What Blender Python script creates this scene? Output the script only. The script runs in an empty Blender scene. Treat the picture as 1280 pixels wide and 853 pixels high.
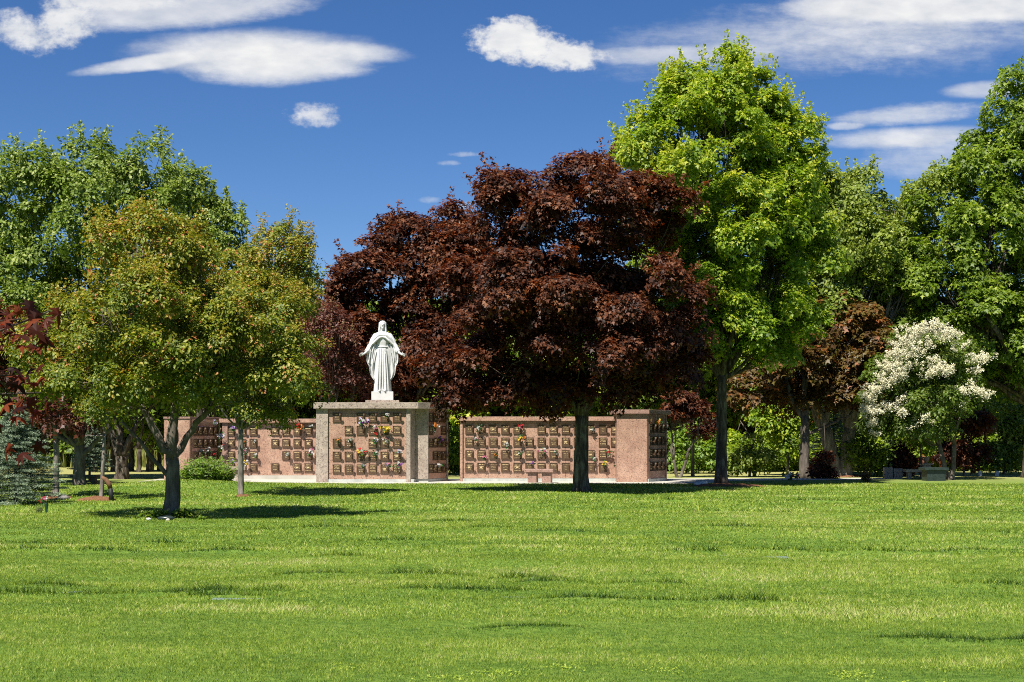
import bpy, bmesh, math, random
import numpy as np
from mathutils import Vector, Matrix

S = bpy.context.scene
R = math.radians
# ------------------------------------------------------------------ camera
F = 1850.0          # focal length in photo pixels (photo 1280 wide)
HZ = 545.0          # horizon row
CAMZ = 1.6
cam_d = bpy.data.cameras.new('camera'); cam = bpy.data.objects.new('camera', cam_d)
S.collection.objects.link(cam); S.camera = cam
cam.location = (0, 0, CAMZ); cam.rotation_euler = (R(90), 0, 0)
cam_d.sensor_width = 36; cam_d.sensor_fit = 'HORIZONTAL'
cam_d.lens = F / 1280 * 36; cam_d.shift_y = (HZ - 426.5) / 1280
cam_d.clip_start = 0.1; cam_d.clip_end = 5000
# ------------------------------------------------------------------ light
SUN_DIR = Vector((0.32, 0.56, -1.0)).normalized()      # travel direction
elev = math.asin(-SUN_DIR.z)
sd = bpy.data.lights.new('sun', 'SUN'); sun = bpy.data.objects.new('sun', sd)
S.collection.objects.link(sun)
sd.energy = 5.0; sd.angle = R(0.53); sd.color = (1.0, 0.95, 0.86)
sun.rotation_euler = SUN_DIR.to_track_quat('-Z', 'Y').to_euler()
S.view_settings.view_transform = 'Standard'; S.view_settings.look = 'None'
S.view_settings.exposure = 0.98; S.view_settings.gamma = 1
cy = S.cycles
S.render.engine = 'CYCLES'
cy.max_bounces = 6; cy.diffuse_bounces = 2; cy.glossy_bounces = 3; cy.transmission_bounces = 4
cy.transparent_max_bounces = 4; cy.filter_width = 1.05; cy.use_denoising = False; cy.use_adaptive_sampling = False; cy.sample_clamp_indirect = 4; cy.caustics_reflective = False; cy.caustics_refractive = False
# ------------------------------------------------------------------ world: sky and clouds
W = bpy.data.worlds.new('World'); S.world = W; W.use_nodes = True
nt = W.node_tree; nt.nodes.clear(); L = nt.links.new
def wn(t, **k):
    n = nt.nodes.new(t)
    for a, b in k.items(): setattr(n, a, b)
    return n
def mth(op, a, b=None, c=None, clamp=False):
    n = wn('ShaderNodeMath', operation=op, use_clamp=clamp)
    for i, v in enumerate((a, b, c)):
        if v is None: continue
        if isinstance(v, (int, float)): n.inputs[i].default_value = v
        else: L(v, n.inputs[i])
    return n.outputs[0]
out = wn('ShaderNodeOutputWorld'); bg = wn('ShaderNodeBackground'); L(bg.outputs[0], out.inputs[0])
bg.inputs[1].default_value = 0.07
sky = wn('ShaderNodeTexSky', sky_type='NISHITA'); sky.sun_disc = False
sky.sun_elevation = elev
sky.sun_rotation = math.atan2(-SUN_DIR.x, -SUN_DIR.y)
sky.altitude = 1500; sky.air_density = 0.9; sky.dust_density = 0.15; sky.ozone_density = 4.0
tc = wn('ShaderNodeTexCoord'); sep = wn('ShaderNodeSeparateXYZ'); L(tc.outputs['Generated'], sep.inputs[0])
yy = mth('MAXIMUM', sep.outputs[1], 0.05)
u = mth('DIVIDE', sep.outputs[0], yy); v = mth('DIVIDE', sep.outputs[2], yy)
front = mth('GREATER_THAN', sep.outputs[1], 0.12)
def noise(sx, sy, detail=6, rough=0.6, off=0.0):
    c = wn('ShaderNodeCombineXYZ'); L(mth('MULTIPLY', u, sx), c.inputs[0]); L(mth('MULTIPLY', v, sy), c.inputs[1]); c.inputs[2].default_value = off
    n = wn('ShaderNodeTexNoise'); n.inputs['Scale'].default_value = 1; n.inputs['Detail'].default_value = detail; n.inputs['Roughness'].default_value = rough
    L(c.outputs[0], n.inputs['Vector']); return n.outputs['Fac']
nz_puff = noise(95, 130, 7, 0.62, 1.0)
nz_soft = mth('ADD', mth('MULTIPLY', noise(12, 45, 7, 0.62, 4.0), .75), mth('MULTIPLY', nz_puff, .25))
nz_wisp0 = noise(20, 80, 8, 0.68, 8.0)
nz_wisp = mth('ADD', mth('MULTIPLY', nz_wisp0, .7), mth('MULTIPLY', nz_puff, .3))
nz_tone = noise(40, 90, 5, 0.5, 12.0)
def cloud(px, py, rx, ry, rot=0, nz=None, amp=0.6, lo=0.0, hi=0.5, op=1.0, p=2.0):
    cu, cv = (px - 640) / F, (HZ - py) / F
    c, s = math.cos(R(rot)), math.sin(R(rot))
    du = mth('SUBTRACT', u, cu); dv = mth('SUBTRACT', v, cv)
    a = mth('ADD', mth('MULTIPLY', du, c), mth('MULTIPLY', dv, s))
    b = mth('SUBTRACT', mth('MULTIPLY', dv, c), mth('MULTIPLY', du, s))
    a = mth('ABSOLUTE', mth('DIVIDE', a, rx / F)); b = mth('ABSOLUTE', mth('DIVIDE', b, ry / F))
    d = mth('ADD', mth('POWER', a, p), mth('POWER', b, 2.0))
    m = mth('SUBTRACT', 1.0, d)
    if nz is not None: m = mth('ADD', m, mth('MULTIPLY', mth('SUBTRACT', nz, 0.5), amp * 2))
    mr = wn('ShaderNodeMapRange', interpolation_type='SMOOTHSTEP'); L(m, mr.inputs[0])
    mr.inputs[1].default_value = lo; mr.inputs[2].default_value = hi; mr.inputs[4].default_value = op
    return mr.outputs[0]
CL = [
 cloud(320, 66, 195, 36, 0, nz_soft, 0.6, 0.0, 1.0, 0.98, 1.5),
 cloud(350, 86, 135, 24, 2, nz_wisp, 0.7, 0.0, 0.9, 0.85),
 cloud(190, 78, 110, 12, 8, nz_wisp, 0.6, 0.0, 0.8, 0.8, 1.5),
 cloud(440, 66, 85, 17, -3, nz_wisp, 0.5, 0.0, 1.0, 0.8, 1.3),
 cloud(28, 40, 48, 26, -25, nz_puff, 1.1, -0.1, 1.1, 0.9),
 cloud(82, 28, 40, 34, 0, nz_puff, 1.1, -0.1, 1.0, 0.92),
 cloud(230, 12, 190, 28, 4, nz_wisp, 0.7, 0.0, 0.9, 0.75),
 cloud(140, 2, 100, 14, 0, nz_puff, 0.7, 0.0, 0.8, 0.8),
 cloud(645, 54, 66, 31, -6, nz_puff, 1.0, 0.0, 0.85, 1.0),
 cloud(642, 42, 38, 26, 0, nz_puff, 1.0, 0.0, 0.8, 1.0),
 cloud(706, 69, 56, 23, -4, nz_puff, 1.0, 0.0, 0.9, 1.0),
 cloud(392, 144, 36, 18, 0, nz_puff, 1.3, 0.0, 1.3, 0.85),
 cloud(1000, 48, 310, 52, 5, nz_wisp, 1.0, 0.0, 1.8, 0.75),
 cloud(1150, 30, 240, 68, 2, nz_wisp, 1.0, 0.0, 1.8, 0.75),
 cloud(1170, 10, 200, 22, 0, nz_soft, 0.5, 0.0, 0.8, 0.92, 4),
 cloud(850, 68, 150, 14, 2, nz_wisp, 0.6, 0.0, 1.0, 0.45),
 cloud(1135, 172, 130, 16, 3, nz_wisp, 0.7, 0.0, 1.1, 0.8),
 cloud(1160, 196, 100, 36, 2, nz_wisp, 1.1, 0.0, 1.7, 0.65),
 cloud(1140, 143, 120, 16, 4, nz_wisp, 1.0, 0.1, 1.1, 0.65),
 cloud(1235, 112, 65, 13, 3, nz_wisp, 0.6, 0.0, 0.9, 0.6),
 cloud(1055, 158, 28, 6, 0, nz_puff, 0.6, 0.0, 0.9, 0.5),
 cloud(580, 193, 22, 4, 0, nz_puff, 1.3, 0.0, 1.6, 0.45),
 cloud(560, 204, 16, 4, 0, nz_puff, 1.3, 0.0, 1.6, 0.4),
 cloud(580, 258, 18, 7, 0, nz_puff, 1.3, 0.0, 1.6, 0.5),
 cloud(538, 250, 16, 5, 0, nz_puff, 1.3, 0.0, 1.6, 0.35),
]
inv = None
for m in CL:
    t = mth('SUBTRACT', 1.0, m)
    inv = t if inv is None else mth('MULTIPLY', inv, t)
mask = mth('MULTIPLY', mth('SUBTRACT', 1.0, inv, clamp=True), front, clamp=True)
hs = wn('ShaderNodeHueSaturation'); hs.inputs['Saturation'].default_value = 1.22; hs.inputs['Hue'].default_value = 0.508; hs.inputs['Value'].default_value = 0.80
L(sky.outputs[0], hs.inputs['Color'])
mr = wn('ShaderNodeMapRange'); L(nz_tone, mr.inputs[0]); mr.inputs[1].default_value = 0.3; mr.inputs[2].default_value = 0.7
cc = wn('ShaderNodeMix', data_type='RGBA'); L(mr.outputs[0], cc.inputs[0])
cc.inputs[6].default_value = (5.1, 5.3, 5.6, 1); cc.inputs[7].default_value = (6.9, 6.85, 6.75, 1)
mx = wn('ShaderNodeMix', data_type='RGBA'); L(mask, mx.inputs[0]); L(hs.outputs[0], mx.inputs[6]); L(cc.outputs[2], mx.inputs[7])
L(mx.outputs[2], bg.inputs[0])

# ------------------------------------------------------------------ helpers
C = S.collection
rng = np.random.default_rng(7); random.seed(7)
def link(o, parent=None):
    C.objects.link(o)
    if parent is not None: o.parent = parent
    return o
def tag(o, label=None, cat=None, group=None, kind=None):
    if label: o['label'] = label
    if cat: o['category'] = cat
    if group: o['group'] = group
    if kind: o['kind'] = kind
    return o
def empty(name, loc, rz=0, label=None, cat=None, group=None):
    o = bpy.data.objects.new(name, None); o.location = loc; o.rotation_euler = (0, 0, rz); o.empty_display_size = .2
    link(o); return tag(o, label, cat, group)
def children(o): return [c for c in list(C.objects) if c.parent == o]
def copy_tree(o, parent=None, ch=None):
    c = o.copy(); C.objects.link(c); c.parent = parent
    for k in o.children: copy_tree(k, c)
    return c
def PX(px, Y): return (px - 640) * Y / F
def PZ(py, Y): return CAMZ + (HZ - py) * Y / F
def vnoise(x, y, seed=0):
    xi = np.floor(x).astype(np.int64); yi = np.floor(y).astype(np.int64); xf = x - xi; yf = y - yi
    def h(a, b):
        n = (a * 374761393 + b * 668265263 + seed * 1442695041) & 0x7fffffff
        n = ((n ^ (n >> 13)) * 1274126177) & 0x7fffffff
        return ((n ^ (n >> 16)) & 0xffff) / 65535.0
    sx = xf * xf * (3 - 2 * xf); sy = yf * yf * (3 - 2 * yf)
    return (h(xi, yi) * (1 - sx) + h(xi + 1, yi) * sx) * (1 - sy) + (h(xi, yi + 1) * (1 - sx) + h(xi + 1, yi + 1) * sx) * sy
def sst(a, b, x):
    t = np.clip((x - a) / (b - a), 0, 1); return t * t * (3 - 2 * t)

class MB:
    def __init__(s): s.v = []; s.f = []; s.sm = []
    def add(s, vs, fs, smooth=False):
        b = len(s.v); s.v += [tuple(p) for p in vs]; s.f += [tuple(i + b for i in f) for f in fs]; s.sm += [smooth] * len(fs); return s
    def box(s, x0, x1, y0, y1, z0, z1, M=None):
        vs = [Vector((x, y, z)) for z in (z0, z1) for y in (y0, y1) for x in (x0, x1)]
        if M: vs = [M @ p for p in vs]
        return s.add(vs, [(0, 2, 3, 1), (4, 5, 7, 6), (0, 1, 5, 4), (2, 6, 7, 3), (0, 4, 6, 2), (1, 3, 7, 5)])
    def prism(s, poly, z0, z1):      # poly counter-clockwise seen from above
        n = len(poly)
        vs = [(x, y, z0) for x, y in poly] + [(x, y, z1) for x, y in poly]
        return s.add(vs, [tuple(range(n - 1, -1, -1)), tuple(range(n, 2 * n))] + [(i, (i + 1) % n, (i + 1) % n + n, i + n) for i in range(n)])
    def tube(s, pts, rad, n=8, cap=True, wob=0.0, smooth=True):
        pts = [Vector(p) for p in pts]; rings = []
        ref = Vector((0.13, 0.97, 0.2))
        for i, p in enumerate(pts):
            d = (pts[min(i + 1, len(pts) - 1)] - pts[max(i - 1, 0)]).normalized()
            a = d.cross(ref)
            if a.length < 1e-3: a = d.cross(Vector((1, 0, 0)))
            a.normalize(); b = d.cross(a)
            r = rad[i] if hasattr(rad, '__len__') else rad
            rings.append([p + (a * math.cos(t) + b * math.sin(t)) * r * (1 + wob * math.sin(3 * t + i * .7) + wob * random.uniform(-1, 1)) for t in [2 * math.pi * k / n for k in range(n)]])
        vs = [q for r_ in rings for q in r_]; fs = []
        for i in range(len(pts) - 1):
            for k in range(n):
                a0 = i * n + k; a1 = i * n + (k + 1) % n
                fs.append((a0, a0 + n, a1 + n, a1))
        if cap: fs += [tuple(range(n)), tuple(range(len(vs) - 1, len(vs) - 1 - n, -1))]
        return s.add(vs, fs, smooth)
    def lathe(s, prof, n=16, c=(0, 0, 0), smooth=True):
        vs = []; fs = []
        for r, z in prof:
            for k in range(n):
                t = 2 * math.pi * k / n; vs.append((c[0] + r * math.cos(t), c[1] + r * math.sin(t), c[2] + z))
        m = len(prof)
        for i in range(m - 1):
            for k in range(n):
                a = i * n + k; b = i * n + (k + 1) % n; fs.append((a, b, b + n, a + n))
        fs += [tuple(range(n - 1, -1, -1)), tuple(range((m - 1) * n, m * n))]
        return s.add(vs, fs, smooth)
    def ell(s, c, r, n=12, m=8, jit=0.0):
        vs = []; fs = []
        for i in range(m + 1):
            ph = math.pi * i / m
            for k in range(n):
                t = 2 * math.pi * k / n; j = 1 + random.uniform(-jit, jit)
                vs.append((c[0] + r[0] * math.sin(ph) * math.cos(t) * j, c[1] + r[1] * math.sin(ph) * math.sin(t) * j, c[2] + r[2] * math.cos(ph) * j))
        for i in range(m):
            for k in range(n):
                a = i * n + k; b = i * n + (k + 1) % n; fs.append((a, a + n, b + n, b))
        return s.add(vs, fs, True)
    def mesh(s, name, mat):
        me = bpy.data.meshes.new(name); me.from_pydata(s.v, [], s.f); me.materials.append(mat)
        me.polygons.foreach_set('use_smooth', s.sm); me.update(); return me
    def build(s, name, mat, parent=None, bevel=0):
        o = bpy.data.objects.new(name, s.mesh(name, mat)); link(o, parent)
        if bevel:
            b = o.modifiers.new('bevel', 'BEVEL'); b.width = bevel; b.segments = 2; b.limit_method = 'ANGLE'
        return o

def np_mesh(name, V, Fc, mat, tint=None, smooth=False):
    """V (n,3); Fc (m,k) face indices"""
    me = bpy.data.meshes.new(name); n = len(V); m, k = Fc.shape
    me.vertices.add(n); me.vertices.foreach_set('co', V.astype(np.float32).ravel())
    me.loops.add(m * k); me.loops.foreach_set('vertex_index', Fc.astype(np.int32).ravel())
    me.polygons.add(m); me.polygons.foreach_set('loop_start', np.arange(0, m * k, k, dtype=np.int32))
    try: me.polygons.foreach_set('loop_total', np.full(m, k, dtype=np.int32))
    except Exception: pass
    if tint is not None:
        at = me.attributes.new('tint', 'FLOAT', 'POINT'); at.data.foreach_set('value', tint.astype(np.float32))
    me.update(calc_edges=True)
    if smooth: me.polygons.foreach_set('use_smooth', np.ones(m, dtype=bool))
    me.materials.append(mat); return me

# ------------------------------------------------------------------ materials
def mat(name):
    m = bpy.data.materials.new(name); m.use_nodes = True; m.node_tree.nodes.clear()
    return m, m.node_tree
ALB = 0.80      # overall reflectance level that matches the exposure
def ramp(t, stops):
    r = t.nodes.new('ShaderNodeValToRGB'); e = r.color_ramp.elements
    while len(e) < len(stops): e.new(0.5)
    for i, (p, c) in enumerate(stops): e[i].position = p; e[i].color = (*[x * (ALB if max(c) < 1.01 else 1) for x in c], 1)
    return r
def leaf_mat(name, stops, trans=(0.3, 0.5, 0.05), tf=0.35, rough=0.5, spec=0.35, patch=0.0):
    m, t = mat(name); l = t.links.new
    at = t.nodes.new('ShaderNodeAttribute'); at.attribute_name = 'tint'
    fac = at.outputs['Fac']
    r = ramp(t, stops); l(fac, r.inputs[0])
    bs = t.nodes.new('ShaderNodeBsdfPrincipled'); l(r.outputs[0], bs.inputs['Base Color'])
    bs.inputs['Roughness'].default_value = rough; bs.inputs['Specular IOR Level'].default_value = spec
    tr = t.nodes.new('ShaderNodeBsdfTranslucent')
    mm = t.nodes.new('ShaderNodeMix'); mm.data_type = 'RGBA'; mm.blend_type = 'MULTIPLY'; mm.inputs[0].default_value = 1
    l(r.outputs[0], mm.inputs[6]); mm.inputs[7].default_value = (*trans, 1); l(mm.outputs[2], tr.inputs[0])
    ms = t.nodes.new('ShaderNodeMixShader'); ms.inputs[0].default_value = tf
    l(bs.outputs[0], ms.inputs[1]); l(tr.outputs[0], ms.inputs[2])
    o = t.nodes.new('ShaderNodeOutputMaterial'); l(ms.outputs[0], o.inputs[0]); return m
def surf(name, stops, scale=8, detail=5, rough=0.7, spec=0.3, bump=0.0, bscale=None, stretch=(1, 1, 1), metal=0, coat=0, vor=0):
    m, t = mat(name); l = t.links.new
    tc = t.nodes.new('ShaderNodeTexCoord'); mp = t.nodes.new('ShaderNodeMapping'); mp.inputs['Scale'].default_value = stretch
    l(tc.outputs['Object'], mp.inputs[0])
    n = t.nodes.new('ShaderNodeTexNoise'); n.inputs['Scale'].default_value = scale; n.inputs['Detail'].default_value = detail; n.inputs['Roughness'].default_value = .65
    l(mp.outputs[0], n.inputs['Vector'])
    r = ramp(t, stops); l(n.outputs['Fac'], r.inputs[0])
    bs = t.nodes.new('ShaderNodeBsdfPrincipled'); bs.inputs['Roughness'].default_value = rough; bs.inputs['Specular IOR Level'].default_value = spec
    bs.inputs['Metallic'].default_value = metal; bs.inputs['Coat Weight'].default_value = coat; bs.inputs['Coat Roughness'].default_value = .06
    col = r.outputs[0]
    if vor:   # granite grains
        vo = t.nodes.new('ShaderNodeTexVoronoi'); vo.inputs['Scale'].default_value = vor; l(tc.outputs['Object'], vo.inputs['Vector'])
        sp = t.nodes.new('ShaderNodeSeparateColor'); l(vo.outputs['Color'], sp.inputs[0])
        rr = ramp(t, [(0.0, (.7, .68, .68)), (0.25, (1.1, 1.1, 1.1)), (0.75, (1.25, 1.25, 1.25)), (1.0, (1.5, 1.45, 1.42))]); l(sp.outputs[0], rr.inputs[0])
        mm = t.nodes.new('ShaderNodeMix'); mm.data_type = 'RGBA'; mm.blend_type = 'MULTIPLY'; mm.inputs[0].default_value = 1
        l(col, mm.inputs[6]); l(rr.outputs[0], mm.inputs[7]); col = mm.outputs[2]
    l(col, bs.inputs['Base Color'])
    if bump:
        b = t.nodes.new('ShaderNodeBump'); b.inputs['Strength'].default_value = bump; b.inputs['Distance'].default_value = .03
        n2 = t.nodes.new('ShaderNodeTexNoise'); n2.inputs['Scale'].default_value = bscale or scale; n2.inputs['Detail'].default_value = 6
        l(mp.outputs[0], n2.inputs['Vector']); l(n2.outputs['Fac'], b.inputs['Height']); l(b.outputs[0], bs.inputs['Normal'])
    o = t.nodes.new('ShaderNodeOutputMaterial'); l(bs.outputs[0], o.inputs[0]); return m

M = {}
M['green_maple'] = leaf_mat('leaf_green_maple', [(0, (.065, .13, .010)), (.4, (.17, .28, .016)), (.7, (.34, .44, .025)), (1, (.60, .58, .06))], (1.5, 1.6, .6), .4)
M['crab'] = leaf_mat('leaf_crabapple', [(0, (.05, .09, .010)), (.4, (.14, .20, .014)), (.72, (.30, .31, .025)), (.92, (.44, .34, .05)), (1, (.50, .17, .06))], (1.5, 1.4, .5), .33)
M['red_maple'] = leaf_mat('leaf_red_maple', [(0, (.014, .007, .006)), (.4, (.050, .018, .009)), (.7, (.135, .042, .017)), (1, (.28, .12, .055))], (2.2, 1.0, .4), .25, rough=.5, spec=.22)
M['plum'] = leaf_mat('leaf_plum', [(0, (.05, .024, .016)), (.45, (.14, .05, .035)), (.8, (.22, .09, .055)), (1, (.2, .17, .05))], (1.8, .9, .6), .3)
M['silver'] = leaf_mat('leaf_silver_green', [(0, (.06, .11, .015)), (.5, (.17, .25, .03)), (.8, (.29, .37, .06)), (1, (.50, .54, .2))], (1.3, 1.4, .6), .35, rough=.5, spec=.3)
M['poplar'] = leaf_mat('leaf_poplar', [(0, (.07, .12, .02)), (.5, (.21, .29, .035)), (.85, (.34, .41, .06)), (1, (.48, .52, .14))], (1.4, 1.4, .6), .38)
M['deep'] = leaf_mat('leaf_deep_green', [(0, (.05, .09, .010)), (.5, (.15, .23, .018)), (.8, (.26, .35, .03)), (1, (.42, .48, .07))], (1.5, 1.7, .6), .38)
M['bronze'] = leaf_mat('leaf_bronze', [(0, (.05, .028, .010)), (.35, (.11, .055, .016)), (.65, (.15, .12, .022)), (.85, (.26, .10, .03)), (1, (.34, .12, .04))], (1.6, 1.2, .5), .3)
M['lilac'] = leaf_mat('leaf_lilac', [(0, (.06, .11, .015)), (.5, (.13, .20, .025)), (1, (.24, .29, .05))], (1.5, 1.5, .5), .35)
M['spruce'] = leaf_mat('needle_spruce', [(0, (.10, .15, .08)), (.5, (.26, .34, .21)), (1, (.50, .60, .44))], (1, 1, 1), .1)
M['shrub'] = leaf_mat('leaf_shrub', [(0, (.07, .15, .015)), (.5, (.16, .28, .03)), (1, (.33, .42, .06))], (1.5, 1.5, .5), .4)
M['blossom'] = leaf_mat('blossom_cream', [(0, (.66, .60, .36)), (.6, (.92, .87, .62)), (1, (.99, .95, .78))], (1, 1, 1), .25, rough=.7, spec=.1)
M['grass'] = leaf_mat('grass_blade', [(0, (.045, .105, .012)), (.35, (.165, .265, .022)), (.6, (.32, .43, .045)), (.82, (.47, .55, .09)), (1, (.58, .56, .24))], (1.3, 1.3, .6), .35, rough=.5, spec=.25)
M['meadow'] = leaf_mat('meadow_blade', [(0, (.16, .22, .05)), (.6, (.34, .36, .10)), (1, (.46, .42, .18))], (1.2, 1.2, .6), .35)
M['bark'] = surf('bark_grey', [(.3, (.06, .05, .04)), (.55, (.16, .135, .11)), (.75, (.28, .25, .21))], 9, 6, .9, .1, .9, 14, (1, 1, .25))
M['bark_dark'] = surf('bark_dark', [(.32, (.03, .022, .017)), (.5, (.09, .07, .055)), (.62, (.20, .175, .14))], 9, 6, .9, .1, .9, 14, (1, 1, .25))
M['bark_pale'] = surf('bark_pale', [(.3, (.10, .085, .07)), (.5, (.22, .195, .165)), (.65, (.36, .32, .28))], 9, 6, .9, .1, .8, 14, (1, 1, .25))
M['pink'] = surf('pink_granite', [(.3, (.31, .18, .13)), (.5, (.39, .24, .172)), (.7, (.46, .30, .22))], 2.2, 8, .38, .45, vor=45)
M['pink_pol'] = surf('polished_pink_granite', [(.3, (.32, .175, .13)), (.5, (.40, .225, .17)), (.7, (.47, .27, .21))], 3, 8, .14, .6, vor=45, coat=.9)
M['dpink'] = surf('dark_pink_granite', [(.3, (.24, .145, .115)), (.5, (.30, .185, .145)), (.7, (.36, .225, .175))], 2.2, 8, .5, .4, vor=45)
M['grey'] = surf('grey_granite', [(.3, (.26, .205, .165)), (.5, (.34, .28, .23)), (.7, (.41, .345, .285))], 4, 8, .7, .3, vor=32)
M['concrete'] = surf('concrete', [(.3, (.38, .40, .37)), (.5, (.52, .54, .50)), (.7, (.64, .65, .60))], 3, 8, .85, .2, .2, 30)
M['bronze_plate'] = surf('bronze_plate', [(.3, (.08, .046, .026)), (.7, (.14, .085, .048))], 30, 4, .55, .35, metal=.1)
M['bronze_gold'] = surf('bronze_letters', [(.3, (.55, .38, .17)), (.7, (.85, .66, .38))], 30, 4, .5, .4, metal=.1)
M['marble'] = surf('white_marble', [(.2, (.48, .475, .46)), (.42, (.66, .66, .65)), (.7, (.74, .74, .735))], 3, 6, .45, .4)
M['walk'] = surf('walk_concrete', [(.3, (.42, .40, .34)), (.7, (.60, .57, .50))], 2, 8, .9, .1)
M['mulch'] = surf('mulch', [(.3, (.12, .05, .025)), (.6, (.26, .13, .07)), (.8, (.38, .21, .12))], 25, 6, .95, .1, 1, 40)
M['rock'] = surf('rock', [(.3, (.12, .11, .10)), (.7, (.30, .28, .26))], 6, 7, .9, .2, .8, 9)
M['slate'] = surf('slate', [(.3, (.12, .17, .15)), (.7, (.26, .34, .33))], 6, 7, .5, .4)
M['dark_gran'] = surf('dark_granite', [(.3, (.014, .022, .020)), (.7, (.035, .05, .045))], 8, 7, .3, .5, vor=60)
M['vase_green'] = surf('green_plastic', [(.3, (.015, .06, .045)), (.7, (.03, .09, .07))], 5, 3, .5, .4)
M['black'] = surf('black_plastic', [(.3, (.012, .014, .012)), (.7, (.03, .032, .03))], 5, 3, .6, .3)
M['tan'] = surf('tan_wrap', [(.3, (.14, .07, .035)), (.7, (.24, .13, .07))], 9, 3, .8, .2)
def flat(name, c, rough=.6, tf=0.2):
    return leaf_mat(name, [(0, tuple(x * .75 for x in c)), (1, c)], (1, 1, 1), tf, rough, .2)
FL = {k: flat('petal_' + k, c) for k, c in dict(red=(.62, .03, .03), pink=(.75, .22, .35), white=(.80, .78, .74), yellow=(.80, .58, .06), orange=(.78, .26, .05), purple=(.30, .07, .42), lilac=(.55, .48, .72), green=(.05, .16, .04), blue=(.35, .42, .75)).items()}

# ------------------------------------------------------------------ ground
ROWS = []   # sunken marker ridges: (x centre, y, half length, depth px)
for px, py, hl in [(225,742,150),(75,742,110),(300,740,90),(575,742,100),(490,742,0),(530,718,75),(395,716,55),(70,733,60),(135,692,28),(40,691,40),(275,692,40),(420,697,50),(500,680,60),(270,748,70),
                   (660,722,40),(805,727,60),(700,728,30),(735,753,40),(830,754,40),(935,753,95),(660,786,24),(1235,730,55),(1180,798,90),(1290,798,60),(1105,687,90),(870,690,45),(700,666,60),(910,662,50),
                   (1070,650,40),(1240,667,35),(760,650,40),(980,686,50),(900,640,60),(1150,637,60),(60,680,40),(200,678,50),(400,660,60),(560,652,40),(1215,650,50),(330,663,40),(610,662,30),(1020,627,40),(820,627,40),(1200,686,40)]:
    if hl: 
        Y = CAMZ * F / (py - HZ) ; ROWS.append((PX(px, Y), Y, max(.5, hl * Y / F * 1.05)))
ROWS = np.array(ROWS)
def ridge(x, y):
    r = np.zeros_like(x)
    for cx, cyy, hl in ROWS:
        d = np.exp(-((y - cyy - .05 * np.sin(x * 3)) / .09) ** 2) * np.clip(1.5 - np.abs(x - cx) / hl * 1.3, 0, 1)
        r = np.maximum(r, d)
    return r
def ground_z(x, y):
    x = np.asarray(x, float); y = np.asarray(y, float)
    z = .075 * (vnoise(x / 4.5, y / 1.9, 3) - .5) + .035 * (vnoise(x / 1.6, y / .7, 5) - .5)
    z *= sst(4, 12, y) * (1 - sst(30, 44, y))
    z = z + .07 * sst(38, 44, y) * (1 - sst(46.6, 48, y)) * sst(-13, -9, x)
    z = z + .05 * sst(46.6, 48, y)
    z = z + .24 * np.exp(-((x + 9.8) / 3.0) ** 2 - ((y - 42.5) / 3.4) ** 2)
    if len(z.shape): z = z + .035 * ridge(x, y) - .03 * np.exp(-((vnoise(x / 2, y / 2, 9) - .2) ** 2) * 40) * (y < 36)
    return z
def gz(x, y): return float(ground_z(np.array([x]), np.array([y]))[0])
def gy(py): return CAMZ * F / (py - HZ)

xs = np.concatenate([-np.geomspace(30, 900, 26)[::-1], np.arange(-29, 29.01, .25), np.geomspace(30, 900, 26)])
ys = np.concatenate([-np.geomspace(5, 300, 10)[::-1], np.arange(-4, 8, .8), np.arange(8, 40, .07), np.arange(40, 62, .25), np.geomspace(63, 1500, 40)])
XX, YY = np.meshgrid(xs, ys); ZZ = ground_z(XX.ravel(), YY.ravel())
V = np.stack([XX.ravel(), YY.ravel(), ZZ], 1); nx, ny = len(xs), len(ys)
ii, jj = np.meshgrid(np.arange(nx - 1), np.arange(ny - 1)); a = (jj * nx + ii).ravel()
Fc = np.stack([a, a + 1, a + nx + 1, a + nx], 1)
m, t = mat('lawn_turf'); l = t.links.new
g = t.nodes.new('ShaderNodeNewGeometry'); 
def tn(scale, stretch, detail=6, rough=.6):
    mp = t.nodes.new('ShaderNodeMapping'); mp.inputs['Scale'].default_value = stretch; l(g.outputs['Position'], mp.inputs[0])
    n = t.nodes.new('ShaderNodeTexNoise'); n.inputs['Scale'].default_value = scale; n.inputs['Detail'].default_value = detail; n.inputs['Roughness'].default_value = rough
    l(mp.outputs[0], n.inputs['Vector']); return n.outputs['Fac']
n1 = tn(.5, (1, 2.2, 1)); n2 = tn(9, (1, 1, 1), 8, .7)
mix = t.nodes.new('ShaderNodeMath'); mix.operation = 'MULTIPLY_ADD'; l(n2, mix.inputs[0]); mix.inputs[1].default_value = .75; 
mm = t.nodes.new('ShaderNodeMath'); mm.operation = 'MULTIPLY'; l(n1, mm.inputs[0]); mm.inputs[1].default_value = .35; l(mm.outputs[0], mix.inputs[2])
rp = ramp(t, [(.3, (.045, .09, .014)), (.48, (.10, .185, .025)), (.6, (.17, .27, .04)), (.75, (.26, .32, .07))]); l(mix.outputs[0], rp.inputs[0])
rp2 = ramp(t, [(.3, (.20, .24, .06)), (.5, (.33, .33, .11)), (.7, (.44, .40, .17))]); l(mix.outputs[0], rp2.inputs[0])
sp = t.nodes.new('ShaderNodeSeparateXYZ'); l(g.outputs['Position'], sp.inputs[0])
mr = t.nodes.new('ShaderNodeMapRange'); l(sp.outputs[1], mr.inputs[0]); mr.inputs[1].default_value = 47; mr.inputs[2].default_value = 58
mc = t.nodes.new('ShaderNodeMix'); mc.data_type = 'RGBA'; l(mr.outputs[0], mc.inputs[0]); l(rp.outputs[0], mc.inputs[6]); l(rp2.outputs[0], mc.inputs[7])
bs = t.nodes.new('ShaderNodeBsdfPrincipled'); bs.inputs['Roughness'].default_value = .9; bs.inputs['Specular IOR Level'].default_value = .1
l(mc.outputs[2], bs.inputs['Base Color'])
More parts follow.
